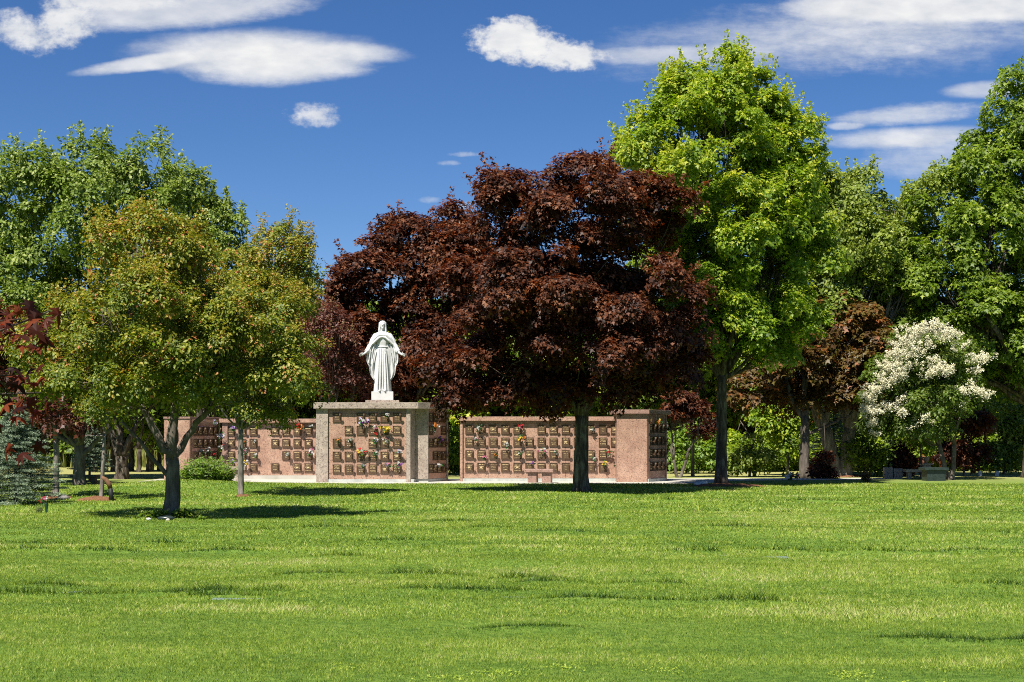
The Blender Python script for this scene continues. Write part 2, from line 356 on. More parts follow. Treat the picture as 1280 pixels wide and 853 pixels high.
bp = t.nodes.new('ShaderNodeBump'); bp.inputs['Strength'].default_value = .8; bp.inputs['Distance'].default_value = .04; l(tn(22, (1, 1, 1), 6, .75), bp.inputs['Height']); l(bp.outputs[0], bs.inputs['Normal'])
o = t.nodes.new('ShaderNodeOutputMaterial'); l(bs.outputs[0], o.inputs[0])
M['turf'] = m
lawn = bpy.data.objects.new('lawn_ground', np_mesh('lawn_ground', V, Fc, m, smooth=True)); link(lawn); tag(lawn, 'mown green cemetery lawn', kind='structure')

# flat grave markers: places
MARK = []
for px, py in [(55,739.5),(310,750),(620,750),(880,694),(955,694),(1160,804),(1250,807),(1240,735)]:
    Y = CAMZ * F / (py - HZ); MARK.append((PX(px, Y), Y, .34))
# grass blades
def blades(y0, y1, dens, w, h, xm=3.2, seed=1):
    r = np.random.default_rng(seed)
    xmax = .40 * y1 + xm; n = int((y1 - y0) * 2 * xmax * dens)
    x = r.uniform(-xmax, xmax, n); y = r.uniform(y0, y1, n)
    k = np.abs(x) < .36 * y + xm
    for mx_, my_, mw in MARK: k &= ~((np.abs(x - mx_) < mw) & (y > my_ + .0) & (y < my_ + .045))
    x, y = x[k], y[k]; n = len(x)
    rd = ridge(x, y) * np.clip(.25 + 1.2 * vnoise(x / .3, y / .25, 31), 0, 1.1)
    pat = vnoise(x / 1.5, y / .5, 11) * .34 + vnoise(x / .28, y / .2, 12) * .2 + vnoise(x / 3.6, y / .9, 13) * .22 + vnoise(x / .07, y / .07, 14) * .24
    pat = np.clip((pat - .5) * 1.5 + .5, 0, 1)
    pat2 = vnoise(x / 2.6 + 7, y / .9, 21)
    z = ground_z(x, y)
    hh = h * (.35 + 1.2 * pat) * r.uniform(.5, 1.5, n) * (1 + 2.2 * rd)
    ang = r.uniform(0, math.pi, n); lean = r.normal(0, .75, (n, 2)) * hh[:, None]
    dx, dy = np.cos(ang) * w / 2, np.sin(ang) * w / 2
    P = np.empty((n, 3, 3))
    P[:, 0] = np.stack([x - dx, y - dy, z - .01], 1); P[:, 1] = np.stack([x + dx, y + dy, z - .01], 1)
    P[:, 2] = np.stack([x + lean[:, 0], y + lean[:, 1], z + hh], 1)
    tt = .03 + .88 * pat + r.normal(0, .21, n) - .6 * rd + .5 * np.clip(pat2 - .66, 0, 1) * 2 - .25 * np.clip(.3 - pat2, 0, 1) * 2
    tt = np.clip(tt + (r.random(n) < .03) * .35, 0, 1)
    return P.reshape(-1, 3), np.repeat(tt, 3)
parts = [blades(8.4, 13, 6400, .006, .018, seed=1), blades(13, 20, 3000, .0095, .021, seed=2), blades(20, 31, 950, .017, .026, seed=3), blades(31, 47.6, 330, .028, .034, seed=4)]
V = np.concatenate([p[0] for p in parts]); T = np.concatenate([p[1] for p in parts])
gr = bpy.data.objects.new('grass', np_mesh('grass', V, np.arange(len(V)).reshape(-1, 3), M['grass'], T)); link(gr); tag(gr, 'short mown lawn grass with darker tufted ridges', 'grass', kind='stuff')
# meadow beyond on the left
r = np.random.default_rng(5); n = 60000
x = r.uniform(-60, 60, n); y = r.uniform(72, 110, n); z = 0.05 + 0 * x; hh = r.uniform(.4, .95, n)
P = np.empty((n, 3, 3)); an = r.uniform(0, 3.14, n)
P[:, 0] = np.stack([x - .05 * np.cos(an), y - .05 * np.sin(an), z], 1); P[:, 1] = np.stack([x + .05 * np.cos(an), y + .05 * np.sin(an), z], 1); P[:, 2] = np.stack([x + r.normal(0, .1, n), y + r.normal(0, .1, n), z + hh], 1)
me = bpy.data.objects.new('meadow_grass', np_mesh('meadow_grass', P.reshape(-1, 3), np.arange(3 * n).reshape(-1, 3), M['meadow'], np.repeat(r.random(n), 3))); link(me); tag(me, 'tall yellow-green grass of the field beyond the trees', 'grass', kind='stuff')
# low broad-leaved weeds in the near lawn
r = np.random.default_rng(77); Pw = []
for _ in range(12):
    cy_ = r.uniform(9.3, 10.3); cx_ = r.uniform(-.36, .36) * cy_; k = int(r.integers(25, 90)); Pw.append(np.stack([cx_ + r.normal(0, r.uniform(.05, .16), k), cy_ + r.normal(0, .09, k)], 1))
Pw = np.concatenate(Pw); nW = len(Pw); pz = ground_z(Pw[:, 0], Pw[:, 1]) + r.uniform(.002, .018, nW); a_ = r.uniform(0, 6.28, nW); sz_ = r.uniform(.006, .013, nW)
cN = np.array([r.normal(0, .3, nW), -.3 + r.normal(0, .3, nW)]).T
Q = np.empty((nW, 4, 3)); base_ = np.stack([Pw[:, 0], Pw[:, 1], pz], 1)
for q_, (l_, w_) in enumerate([(-1, 0), (0, -.55), (1, 0), (0, .55)]):
    dx_ = (l_ * np.cos(a_) - w_ * np.sin(a_)) * sz_; dy_ = (l_ * np.sin(a_) + w_ * np.cos(a_)) * sz_
    Q[:, q_] = base_ + np.stack([dx_, dy_, -(cN[:, 0] * dx_ + cN[:, 1] * dy_)], 1)
wd = bpy.data.objects.new('lawn_weeds', np_mesh('lawn_weeds', Q.reshape(-1, 3), np.arange(4 * nW).reshape(-1, 4), M['grass'], np.repeat(r.uniform(.3, .85, nW), 4))); link(wd); tag(wd, 'patches of small yellowish clover leaves in the near lawn', 'weeds', kind='stuff')
# concrete walk
wk = MB(); zz = .062
wk.prism([(-12.6, 47.75), (5.9, 47.75), (7.0, 49.6), (7.0, 52.9), (-12.6, 52.9)], .0, zz)
wko = wk.build('walkway', M['walk']); tag(wko, 'pale concrete walk round the granite walls', kind='structure')
wk = MB(); wk.prism([(5.0, 50.5), (14, 53.0), (14, 54.5), (5.0, 53.5)], .0, .055)
wko = wk.build('path', M['walk']); tag(wko, 'pale path leading off to the right of the walls', kind='structure')

# ------------------------------------------------------------------ leaves and trees
TEMPL = {
 'maple': (np.array([(0, 0, 0), (.52, .30, -.10), (.20, .48, .02), (0, 1, -.12), (-.20, .48, .02), (-.52, .30, -.10)]), np.array([(0, 1, 2, 3), (0, 3, 4, 5)])),
 'oval': (np.array([(0, 0, 0), (.30, .45, .06), (0, 1, -.12), (-.30, .45, .06)]), np.array([(0, 1, 2), (0, 2, 3)])),
 'thin': (np.array([(0, 0, 0), (.11, .4, .0), (0, 1, -.05), (-.11, .4, 0)]), np.array([(0, 1, 2), (0, 2, 3)])),
}
def nrm(a): return a / np.maximum(np.linalg.norm(a, axis=-1, keepdims=True), 1e-9)
def leaves(pos, nor, dirv, size, kind):
    """pos,nor,dirv (n,3), size (n) -> V,F"""
    tv, tf = TEMPL[kind]; n = len(pos)
    d = nrm(dirv - nor * np.sum(dirv * nor, 1, keepdims=True)); b = np.cross(d, nor)
    V = pos[:, None, :] + size[:, None, None] * (tv[None, :, 0:1] * b[:, None, :] + tv[None, :, 1:2] * d[:, None, :] + tv[None, :, 2:3] * nor[:, None, :])
    Fc = tf[None] + (np.arange(n) * len(tv))[:, None, None]
    return V.reshape(-1, 3), Fc.reshape(-1, tf.shape[1]), len(tv)

def crown(lobes, r, kind='maple', size=.12, clump=.8, spray=.34, nl=34, cover=1.5, droop=.25, upw=.55, hole=.0, squash=.75, shoots=0, fill=.35, tip=.25, lowcut=.55):
    """lobes: list of (centre(3), radii(3)). returns V,F,tint,spraycentres"""
    SC = []; SN = []
    lobC = np.array([l_[0] for l_ in lobes]); lobR = np.array([l_[1] for l_ in lobes])
    for c, rad in lobes:
        c = np.array(c); rad = np.array(rad); Rm = rad.mean()
        cr = min(clump, Rm * .6)
        ns = max(6, int(4 * math.pi * (Rm ** 2) / (math.pi * cr ** 2) * .85))
        d = nrm(r.normal(size=(ns, 3)))
        k = (d[:, 2] > -lowcut) & (r.random(ns) > hole); d = d[k]; ns = len(d)
        cc = c + d * rad * (1 - cr / Rm * .55) * r.uniform(.78, 1.12, (ns, 1))
        # inner fill clumps
        nf = int(ns * fill); dd = nrm(r.normal(size=(nf, 3))); ci = c + dd * rad * r.uniform(.2, .6, (nf, 1))
        cc = np.concatenate([cc, ci]); cr_ = cr * r.uniform(.55, 1.25, len(cc))
        for q, qr in zip(cc, cr_):
            nsp = max(4, int(cover * 4 * qr ** 2 * .75 / spray ** 2))
            e = nrm(r.normal(size=(nsp, 3)) * .9 + np.array([0, -.15, .85]) + .45 * nrm((q - c) / rad))
            rr = qr * r.uniform(.55, 1.08, (nsp, 1)) * np.array([1, 1, squash])
            p = q + e * rr
            SC.append(p); SN.append(nrm(e * .8 + np.array([0, 0, upw]) + r.normal(0, .25, (nsp, 3))))
    SC = np.concatenate(SC); SN = np.concatenate(SN)
    # drop sprays deep inside the union
    keep = np.ones(len(SC), bool)
    dm = np.min(np.linalg.norm((SC[:, None, :] - lobC[None]) / lobR[None], axis=2), axis=1)
    keep &= ~((dm < .35) & (r.random(len(SC)) < .6))
    SC, SN, dm = SC[keep], SN[keep], dm[keep]
    if shoots:
        hull = np.where((dm > .9) & (SC[:, 2] > np.percentile(SC[:, 2], 35)))[0] if len(SC) == len(dm) else np.arange(len(SC))
        top = SC[r.choice(hull, min(len(hull), shoots * 3))]
        q = []; cen = SC.mean(0)
        ln = nrm(nrm(top - cen) * .8 + r.normal(0, .25, (len(top), 3)) + [0, 0, .8])
        for k in range(0, 5): q.append(top + ln * k * .11 * (size / .1) ** .5 + r.normal(0, .02, top.shape))
        q = np.concatenate(q)
    ns = len(SC); n = ns * nl
    up = np.array([0, 0, 1.0])
    u_ = nrm(np.cross(SN, r.normal(size=(ns, 3)))); w_ = np.cross(SN, u_)
    rs = spray * r.uniform(.6, 1.25, ns)
    th = r.uniform(0, 2 * math.pi, (ns, nl)); rr = np.sqrt(r.random((ns, nl))) * rs[:, None]
    off = (np.cos(th) * rr)[..., None] * u_[:, None] + (np.sin(th) * rr)[..., None] * w_[:, None]
    pos = SC[:, None] + off + SN[:, None] * (r.normal(0, .05, (ns, nl, 1)) - droop * (rr ** 2 / rs[:, None])[..., None])
    nor = nrm(SN[:, None] + off / rs[:, None, None] * .35 + r.normal(0, .33, (ns, nl, 3)))
    dv = off / rs[:, None, None] + r.normal(0, .5, (ns, nl, 3)) - up * .5
    sz = size * r.uniform(.5, 1.3, (ns, nl))
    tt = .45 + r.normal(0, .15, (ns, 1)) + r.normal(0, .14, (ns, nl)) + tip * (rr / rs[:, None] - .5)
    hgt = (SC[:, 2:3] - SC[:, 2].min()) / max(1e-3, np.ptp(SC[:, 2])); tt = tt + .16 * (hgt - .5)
    pos, nor, dv, sz, tt = pos.reshape(-1, 3), nor.reshape(-1, 3), dv.reshape(-1, 3), sz.ravel(), tt.ravel()
    if shoots:
        k = 7; P2 = np.repeat(q, k, 0) + r.normal(0, .045, (len(q) * k, 3)); n2 = len(P2)
        pos = np.concatenate([pos, P2]); nor = np.concatenate([nor, nrm(r.normal(size=(n2, 3)) + [0, -.3, .4])]); dv = np.concatenate([dv, r.normal(size=(n2, 3)) + [0, 0, .3]])
        sz = np.concatenate([sz, size * r.uniform(.6, 1.0, n2)]); tt = np.concatenate([tt, r.uniform(.6, .98, n2)])
    V, Fc, k = leaves(pos, nor, dv, sz, kind)
    return V, Fc, np.repeat(np.clip(tt, 0, 1), k), SC

def limb(mb, p0, p1, r0, r1, n=6, seg=5, bend=.12, rnd=None):
    p0 = Vector(p0); p1 = Vector(p1); L_ = (p1 - p0).length
    pts = []; rad = []
    o = Vector((rnd.normal(), rnd.normal(), 0)) * bend * L_ * .5
    for i in range(seg + 1):
        t_ = i / seg; p = p0.lerp(p1, t_) + o * math.sin(math.pi * t_) + Vector((0, 0, -bend * L_ * .3 * math.sin(math.pi * t_)))
        if 0 < i < seg: p += Vector((rnd.normal(), rnd.normal(), rnd.normal())) * L_ * .018
        pts.append(p); rad.append(r0 + (r1 - r0) * t_ ** .8)
    mb.tube(pts, rad, n, wob=.05); return pts

def tree(name, label, px, Y, lobes, leaf, kind='maple', base=None, r0=.2, fork_px=None, fork_dx=0, bark='bark', cat='tree', group=None, seed=1, dep=.9, forks=None, trunks=None, limbs=True, visible_forks=None, X=None, **kw):
    """lobes in photo pixels at depth Y: (px,py,rx,ry[,dy])."""
    r = np.random.default_rng(seed); X = PX(px, Y) if X is None else X; zb = gz(X, Y); s = Y / F
    root = empty(name, (X, Y, zb), 0, label, cat, group)
    LB = []
    for lb in lobes:
        dy = lb[4] if len(lb) > 4 else 0
        Yl = Y + dy; s2 = Yl / F
        LB.append((np.array([PX(lb[0], Yl) - X, dy, PZ(lb[1], Yl) - zb]), np.array([lb[2] * s2, max(lb[2], lb[3]) * s2 * dep, lb[3] * s2])))
    V, Fc, T, SC = crown(LB, r, kind, **kw)
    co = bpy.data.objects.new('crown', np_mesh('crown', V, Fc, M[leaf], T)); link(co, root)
    tb = MB(); rnd = r
    fz = (PZ(fork_px, Y) - zb) if fork_px else LB[0][0][2] * .5
    stems = trunks or [(0, fork_dx)]
    allf = []
    for (bx, fx) in stems:
        f = Vector((fx * s, 0, fz)); b = Vector((bx * s, 0, -.15)); pts = []; rad = []
        for i in range(9):
            t_ = i / 8; p = b.lerp(f, t_) + Vector((r.normal() * .03, r.normal() * .03, 0)) * (r0 / .2) * (.45 if 0 < i < 8 else 0)
            rr = r0 / (len(stems) ** .4) * (1.0 - .25 * t_) * (1 + .5 * math.exp(-t_ * 14)); pts.append(p); rad.append(rr)
        tb.tube(pts, rad, 14, wob=.03); allf.append((f, rad[-1]))
        dv_ = (f - b).normalized(); tb.tube([f - dv_ * .05, f + dv_ * .35 + Vector((r.normal() * .04, 0, 0)), f + dv_ * .9 + Vector((r.normal() * .12, r.normal() * .1, 0)), f + dv_ * 1.7 + Vector((r.normal() * .25, r.normal() * .2, 0))], [rad[-1], rad[-1] * .85, rad[-1] * .6, rad[-1] * .3], 12, wob=.03)
    ends = []
    if visible_forks:
        for (hz, qx, qy, qr) in visible_forks:
            p0 = Vector((stems[0][1] * s * hz, 0, fz * hz)); e_ = Vector((PX(qx, Y) - X, r.normal() * .15, PZ(qy, Y) - zb)); limb(tb, p0, e_, qr, qr * .6, 10, 8, .1, r)
            if hz > .78: ends.append((e_, qr * .6))
    if len(ends) > 1: allf = ends
    if limbs:
        for c, rad_ in LB:
            f, fr = min(allf, key=lambda q: abs(q[0].x - c[0]))
            e = Vector(c); lr = fr * (.35 + .35 * min(1, rad_.mean() / 2.2)) * (1.25 if len(ends) > 1 else 1)
            st = f + Vector((0, 0, -fr * .8))
            pts = limb(tb, st, e, lr, lr * .3, 8, 7, .14, r)
            d_ = np.linalg.norm((SC - c) / rad_, axis=1); idx = np.where(d_ < 1.05)[0]
            if len(idx):
                for j in r.choice(idx, min(len(idx), 16)):
                    limb(tb, pts[r.integers(3, len(pts))], SC[j], lr * .26, .008, 4, 4, .15, r)
    tb.build('trunk', M[bark], root)
    return root

TM = 'tree'
# big green maple, centre right
tree('maple_tree', 'tall bright yellow-green maple rising above the dark red maple', 902, 45.5,
     [(892,128,58,66),(842,150,40,50,-.3),(815,195,46,50),(938,148,46,60,.4),(980,190,40,60,.5),(996,240,32,50,.2),(860,108,28,30,.2),(880,215,105,90,-.6),(965,260,60,75,-.2),(910,310,110,85,-.3),(1000,330,42,60,.3),(850,330,70,80,.5),(930,400,90,65,-.4),(1000,400,34,38,-.2),(962,440,42,26),(860,420,60,60,.6)],
     'green_maple', r0=.19, fork_px=470, seed=11, bark='bark_dark', size=.12, clump=.58, spray=.30, nl=44, cover=1.3, hole=.08, shoots=60, squash=1.0, upw=.5, tip=.4, dep=1.1)
# dark red maple
tree('red_maple_tree', 'large dark red maple in front of the right granite wall, crown down to its coping', 727, 41.3,
     [(722,262,90,76,-.3),(800,285,66,74,.0),(655,268,60,68,-.3),(610,345,60,75,-.8),(690,370,105,85,-1.0),(800,395,90,75,-.6),(840,418,46,52),(575,440,55,60,-.3),(640,455,70,48,-1.0),(730,440,80,55,-1.3),(560,490,32,26),(800,455,70,42,.3),(866,440,26,30,.3),(700,490,60,22,-.2),(610,500,50,20,.2),(780,488,60,26,.5),(700,400,80,80,1.6),(640,380,60,70,1.4),(780,400,60,70,1.6)],
     'red_maple', r0=.23, fork_px=520, seed=12, bark='bark_dark', size=.112, clump=.78, spray=.30, nl=46, cover=1.3, hole=.08, squash=.62, upw=.75, tip=.4, shoots=20, dep=1.15, visible_forks=[(.8,745,470,.12),(.86,705,480,.09),(.8,735,480,.1)])
# purple maple behind the statue
tree('purple_maple_tree', 'broad reddish purple maple behind the white statue', 505, 57,
     [(535,322,65,72),(487,350,60,62,-.5),(448,392,48,62),(570,360,60,90,.5),(500,430,75,60,-1.0),(570,450,70,70,-.5),(440,465,40,45),(520,480,70,35)],
     'red_maple', r0=.25, fork_px=520, seed=13, bark='bark_dark', size=.15, clump=.7, spray=.36, nl=34, cover=1.3, hole=.06, squash=.8, upw=.7, tip=.4, shoots=20)
tree('plum_tree', 'dull red plum tree with fine leaves left of the statue', 415, 53.5,
     [(412,430,30,60),(432,440,32,55,-.3),(398,470,30,40),(455,470,26,34,.2)], 'plum', kind='oval', r0=.09, fork_px=540, seed=14, size=.1, clump=.5, spray=.3, nl=34, cover=1.3, hole=.05, dep=.8, shoots=20)
# crabapples
tree('crabapple_tree', 'yellow-green crabapple with orange tips and a low forked trunk, nearest tree on the lawn', 215, 29.6,
     [(190,320,62,68,-.4),(130,380,66,66,-.7),(245,350,60,60,-.3),(90,430,46,56,-.5),(190,420,85,75,-1.3),(270,420,58,66,-.7),(120,480,70,44,-1.0),(200,490,74,36,-1.3),(275,490,56,42,-.8),(65,480,30,34,-.4),(180,285,34,36,-.2),(325,410,46,56,-.3),(340,470,44,44,-.4),(100,420,50,50,.9),(280,430,60,50,.9),(50,440,30,40,.3)],
     'crab', kind='oval', r0=.17, fork_px=572, seed=15, bark='bark', size=.078, clump=.46, spray=.21, nl=40, cover=1.2, hole=.16, squash=.75, upw=.6, tip=.55, shoots=50, lowcut=.45,
     dep=1.25, visible_forks=[(.97,175,505,.10),(.97,262,512,.085),(.62,152,525,.05),(1.0,215,480,.06)])
tree('crabapple_tree', 'smaller yellow-green crabapple with a thin straight trunk before the left wall', 301, 38.5,
     [(345,325,42,50),(365,370,36,50),(330,400,50,60,-.2),(375,430,30,50),(320,470,48,50,-.4),(365,485,38,36),(290,500,42,36,-.3),(330,520,42,22),(275,470,35,45,-.2),(310,350,44,50,.2),(300,380,50,60,.3)],
     'crab', kind='oval', r0=.085, fork_px=535, seed=16, bark='bark_pale', size=.08, clump=.42, spray=.22, nl=38, cover=1.2, hole=.08, squash=.8, upw=.6, tip=.5, shoots=40, lowcut=.45)
# left rear
tree('silver_maple_tree', 'tall green tree at the left edge behind the crabapple, with the thick dark trunk', 152, 53,
     [(70,235,60,62),(15,270,55,75),(130,225,45,50,.3),(185,215,28,44,.4),(100,300,80,80,-.6),(170,290,60,70,-.2),(20,370,70,80,-.3),(100,400,90,70,-.5),(190,380,60,80),(-50,330,60,90),(140,470,90,50),(40,460,70,50,.6),(200,490,60,40,.5)],
     'silver', kind='oval', r0=.27, fork_px=570, seed=17, bark='bark_dark', size=.15, clump=.8, spray=.36, nl=34, cover=1.25, hole=.06, squash=1.1, upw=.3, tip=.4, shoots=60, visible_forks=[(.85,172,525,.13),(.8,135,505,.15)])
tree('silver_maple_tree', 'blue-green tree peeping out between the tall left tree and the sky', 255, 62,
     [(232,248,32,36),(262,275,30,34,.3),(285,310,26,36),(235,310,45,50),(290,370,50,60),(330,400,60,70,.5),(240,400,60,60),(380,400,22,45,.3),(300,460,90,40)],
     'silver', kind='oval', r0=.25, fork_px=560, seed=18, bark='bark_dark', size=.17, clump=.8, spray=.4, nl=28, cover=1.2, squash=1.1, upw=.3, tip=.4, shoots=40)
tree('purple_maple_tree', 'shaded purple maple with a thick grey trunk at the far left', 100, 47.5,
     [(60,500,50,24),(110,505,50,26,-.3),(80,525,38,16,-.8),(0,480,60,50,.4),(-10,420,40,50,.4)], 'red_maple', r0=.21, fork_px=555, seed=19, bark='bark', size=.17, clump=.6, spray=.36, nl=24, cover=1.2, visible_forks=[(.7,140,535,.1)])
# poplar right
tree('poplar_tree', 'light green upright tree with pointed tops against the cloud, grey forked trunk', 1050, 55.8,
     [(1050,250,32,45),(1075,240,24,34,.2),(1100,262,26,34),(1040,320,50,60),(1095,320,45,55,-.3),(1060,390,60,55,.3),(1120,370,45,55),(1020,400,45,60,.5),(1070,300,55,60,1.2),(1110,340,60,60,1.5),(1030,290,30,50,1.2),(1150,260,28,38,.3),(1145,330,32,50,.4)],
     'poplar', kind='oval', r0=.40, fork_px=535, seed=20, bark='bark_pale', size=.15, clump=.6, spray=.32, nl=38, cover=1.4, hole=.04, squash=1.2, upw=.2, tip=.4, shoots=60, trunks=[(0,-20),(4,12)])
tree('bronze_maple_tree', 'dark bronze-leaved maple with a leaning knotted trunk, left of the white lilac', 1006, 54.5,
     [(985,455,48,42,-.4),(1045,420,50,52,.2),(1078,435,34,62),(1062,402,36,34,.4),(945,490,40,28),(1040,480,55,38,.4),(985,505,40,22,.3),(1085,490,22,34),(1030,500,30,22,.5)],
     'bronze', r0=.2, fork_px=520, seed=21, bark='bark', size=.17, clump=.55, spray=.34, nl=26, cover=1.2, hole=.06, upw=.6, tip=.35, dep=.8, visible_forks=[(.95,985,478,.1),(.7,1065,515,.07),(1.0,1012,470,.1)])
# right edge tree
tree('maple_tree', 'big green tree cut by the right edge behind the white lilac', 1290, 55,
     [(1272,150,38,62),(1235,215,45,52,.2),(1290,240,60,80,-.2),(1200,235,26,38,.4),(1180,290,48,50,.2),(1240,310,70,70,-.5),(1310,330,70,90),(1150,350,40,48,.2),(1200,375,70,55,-.3),(1260,410,70,70,-.6),(1160,420,45,34,.3),(1250,480,60,40,-.2),(1320,440,60,80),(1320,180,50,80,.5)],
     'deep', r0=.33, fork_px=500, seed=22, bark='bark_dark', size=.15, clump=.7, spray=.36, nl=36, cover=1.15, hole=.1, squash=.9, upw=.45, tip=.5, shoots=30)
# ---- lilac with blossoms
lil = tree('lilac_tree', 'tree covered in cream white blossom with slender leaning stems', 1188, 52.2,
     [(1150,450,46,40),(1190,455,34,36,.2),(1112,492,38,42,-.1),(1160,500,54,42,-.4),(1098,528,20,28),(1203,495,28,32,.2),(1145,535,42,16,-.2)],
     'lilac', kind='oval', r0=.13, fork_px=555, seed=23, bark='bark', size=.12, clump=.45, spray=.26, nl=30, cover=1.3, hole=.03, dep=.8, trunks=[(-2,-14),(2,5)])
def blossoms(root, Y, spots, seed=3):
    r = np.random.default_rng(seed); P = []
    for (px, py, n, sp) in spots:
        for k in range(int(n * 2.3)):
            cxx = PX(px + r.normal(0, sp), Y) - root.location.x; czz = PZ(py + r.normal(0, sp * .55), Y) - root.location.z
            cyy = -1.45 + ((px - 1155) / 90) ** 2 * .8 + ((py - 480) / 90) ** 2 * .7 + r.normal(.05, .22)
            ax = nrm(np.array([r.normal(0, .6), -.5 + r.normal(0, .3), .6])); m_ = 44
            tt = r.random(m_) ** .7; q = np.array([cxx, cyy, czz]) + ax * (tt * .22)[:, None] + r.normal(0, 1, (m_, 3)) * (.065 * (1.15 - tt))[:, None]
            P.append(q)
    P = np.concatenate(P); n = len(P)
    V, Fc, k = leaves(P, nrm(r.normal(size=(n, 3)) + [0, -1.0, 1.3]), r.normal(size=(n, 3)), r.uniform(.035, .065, n), 'oval')
    o = bpy.data.objects.new('blossoms', np_mesh('blossoms', V, Fc, M['blossom'], np.repeat(r.random(n), k))); link(o, root)
blossoms(lil, 52.2, [(1132,420,16,8),(1158,416,16,9),(1175,425,12,7),(1120,432,14,7),(1110,448,14,6),(1104,462,14,6),(1098,478,12,7),(1086,490,10,6),(1078,500,8,5),(1082,515,12,5),(1102,512,7,5),(1115,517,5,4),
    (1084,530,6,4),(1090,545,3,3),(1157,464,9,6),(1166,468,6,5),(1147,472,4,3),(1207,452,6,6),(1221,450,4,4),(1207,468,3,3),(1196,489,5,6),(1212,492,4,5),(1220,498,4,4),(1186,493,3,3),(1140,528,5,5),(1128,538,2,3),(1112,474,6,5),(1143,436,6,6),(1190,437,3,5),(1155,455,3,4),(1118,500,3,3),(1184,510,1,2),(1120,465,5,7),(1128,446,6,7)])

# ---- small trees, shrubs in the middle distance
mids = [
 ('shrub_tree', 'small purple-leaved tree with forked stem right of the wall end', 848, 55, [(842,522,14,20),(866,512,18,14),(848,500,22,14)], 'red_maple', dict(r0=.09, fork_px=575, size=.16, clump=.4, spray=.28, nl=22, kind='maple', trunks=[(-1,-6),(1,10)])),
 ('shrub_tree', 'slim purple tree with a straight pale stem beside the wall end', 866, 56.5, [(884,522,15,9),(876,540,12,8),(893,534,10,7)], 'red_maple', dict(r0=.07, fork_px=545, size=.15, clump=.35, spray=.25, nl=14, hole=.4, kind='maple')),
 ('round_shrub', 'rounded green bush between the two dark trunks', 937, 56, [(937,568,24,22),(918,582,18,16),(955,580,18,16)], 'poplar', dict(r0=.06, size=.13, clump=.4, spray=.28, nl=26)),
 ('leafy_tree', 'light green small tree beneath the bronze maple', 985, 58, [(965,530,28,26),(985,545,22,24),(1000,525,24,20)], 'green_maple', dict(r0=.06, fork_px=560, size=.16, clump=.4, spray=.28, nl=22, bark='bark_pale')),
 ('round_shrub', 'dark red shrub low between the knotted trunk and the grey trunk', 1030, 53.5, [(1030,578,12,17),(1024,588,10,11),(1037,590,9,10)], 'red_maple', dict(r0=.03, size=.12, clump=.25, spray=.2, nl=20)),
 ('round_shrub', 'green bush right of the grey forked trunk', 1080, 56, [(1078,565,26,34),(1092,580,18,18)], 'deep', dict(r0=.05, size=.13, clump=.4, spray=.28, nl=26)),
 ('round_shrub', 'dark red bush left of the small green tree under the lilac', 1126, 57, [(1126,570,18,22),(1135,582,18,12)], 'red_maple', dict(r0=.05, size=.15, clump=.35, spray=.25, nl=22)),
 ('leafy_tree', 'young green tree with a single thin stem under the lilac', 1151, 54.5, [(1150,545,18,20),(1151,530,16,18)], 'green_maple', dict(r0=.035, fork_px=565, size=.12, clump=.35, spray=.25, nl=22)),
 ('round_shrub', 'dark red bush just right of the lilac stems', 1205, 57, [(1205,550,28,34),(1222,570,20,20),(1190,575,22,18),(1225,530,14,16)], 'red_maple', dict(r0=.05, size=.15, clump=.4, spray=.26, nl=24)),
 ('round_shrub', 'olive green bush at the right behind the dark red bush', 1255, 60, [(1250,525,30,26),(1265,560,30,32),(1240,570,22,24),(1282,540,30,40)], 'poplar', dict(r0=.06, size=.14, clump=.45, spray=.3, nl=26)),
 ('round_shrub', 'bright green bush lit behind the forked purple tree', 858, 61, [(845,570,30,28),(885,575,26,26),(870,550,24,18)], 'shrub', dict(r0=.05, size=.15, clump=.45, spray=.3, nl=24)),
 ('round_shrub', 'bright green bush in the gap between the centre block and right wall', 568, 60, [(568,560,22,32),(575,585,18,14)], 'green_maple', dict(r0=.05, size=.15, clump=.45, spray=.3, nl=24)),
 ('leafy_tree', 'bright green tree seen behind the forks of the nearest crabapple', 190, 64, [(195,540,24,22),(215,560,14,20),(180,520,30,18)], 'green_maple', dict(r0=.1, fork_px=560, size=.16, clump=.45, spray=.3, nl=24, bark='bark_dark')),
]
for i, (nm, lab, px, Y, lobes, leaf, kw) in enumerate(mids):
    kw = dict(kw); kw.setdefault('kind', 'oval'); kw.setdefault('cover', 1.2)
    tree(nm, lab, px, Y, lobes, leaf, cat='shrub' if 'shrub' == nm[-5:] else 'tree', seed=60 + i, lowcut=.9, **kw)

# ---- row of slim trees in the field at the left
for i, (px, lab) in enumerate([(131, 'far slim field tree, leftmost of the row seen under the crabapple'), (141, 'far slim field tree, second of the row, left of the thick dark trunk'), (164, 'far slim field tree just right of the thick dark trunk'), (174, 'far slim field tree with forked stem, middle of the far row'), (187, 'far field tree next to the last of the far row'), (199, 'far field tree nearest the granite pier, last of the far row'), (118, 'far slim field tree half hidden by the grey trunk at the far left')]):
    tree('field_tree', lab, px, 63 + (i % 3), [(px, 515, 20, 34), (px + 8, 480, 22, 34)], 'deep', r0=.11 if i % 2 else .15, fork_px=562, seed=80 + i, bark='bark_dark', group='slim trees in the far field', size=.2, clump=.5, spray=.4, nl=18, cover=1.0)

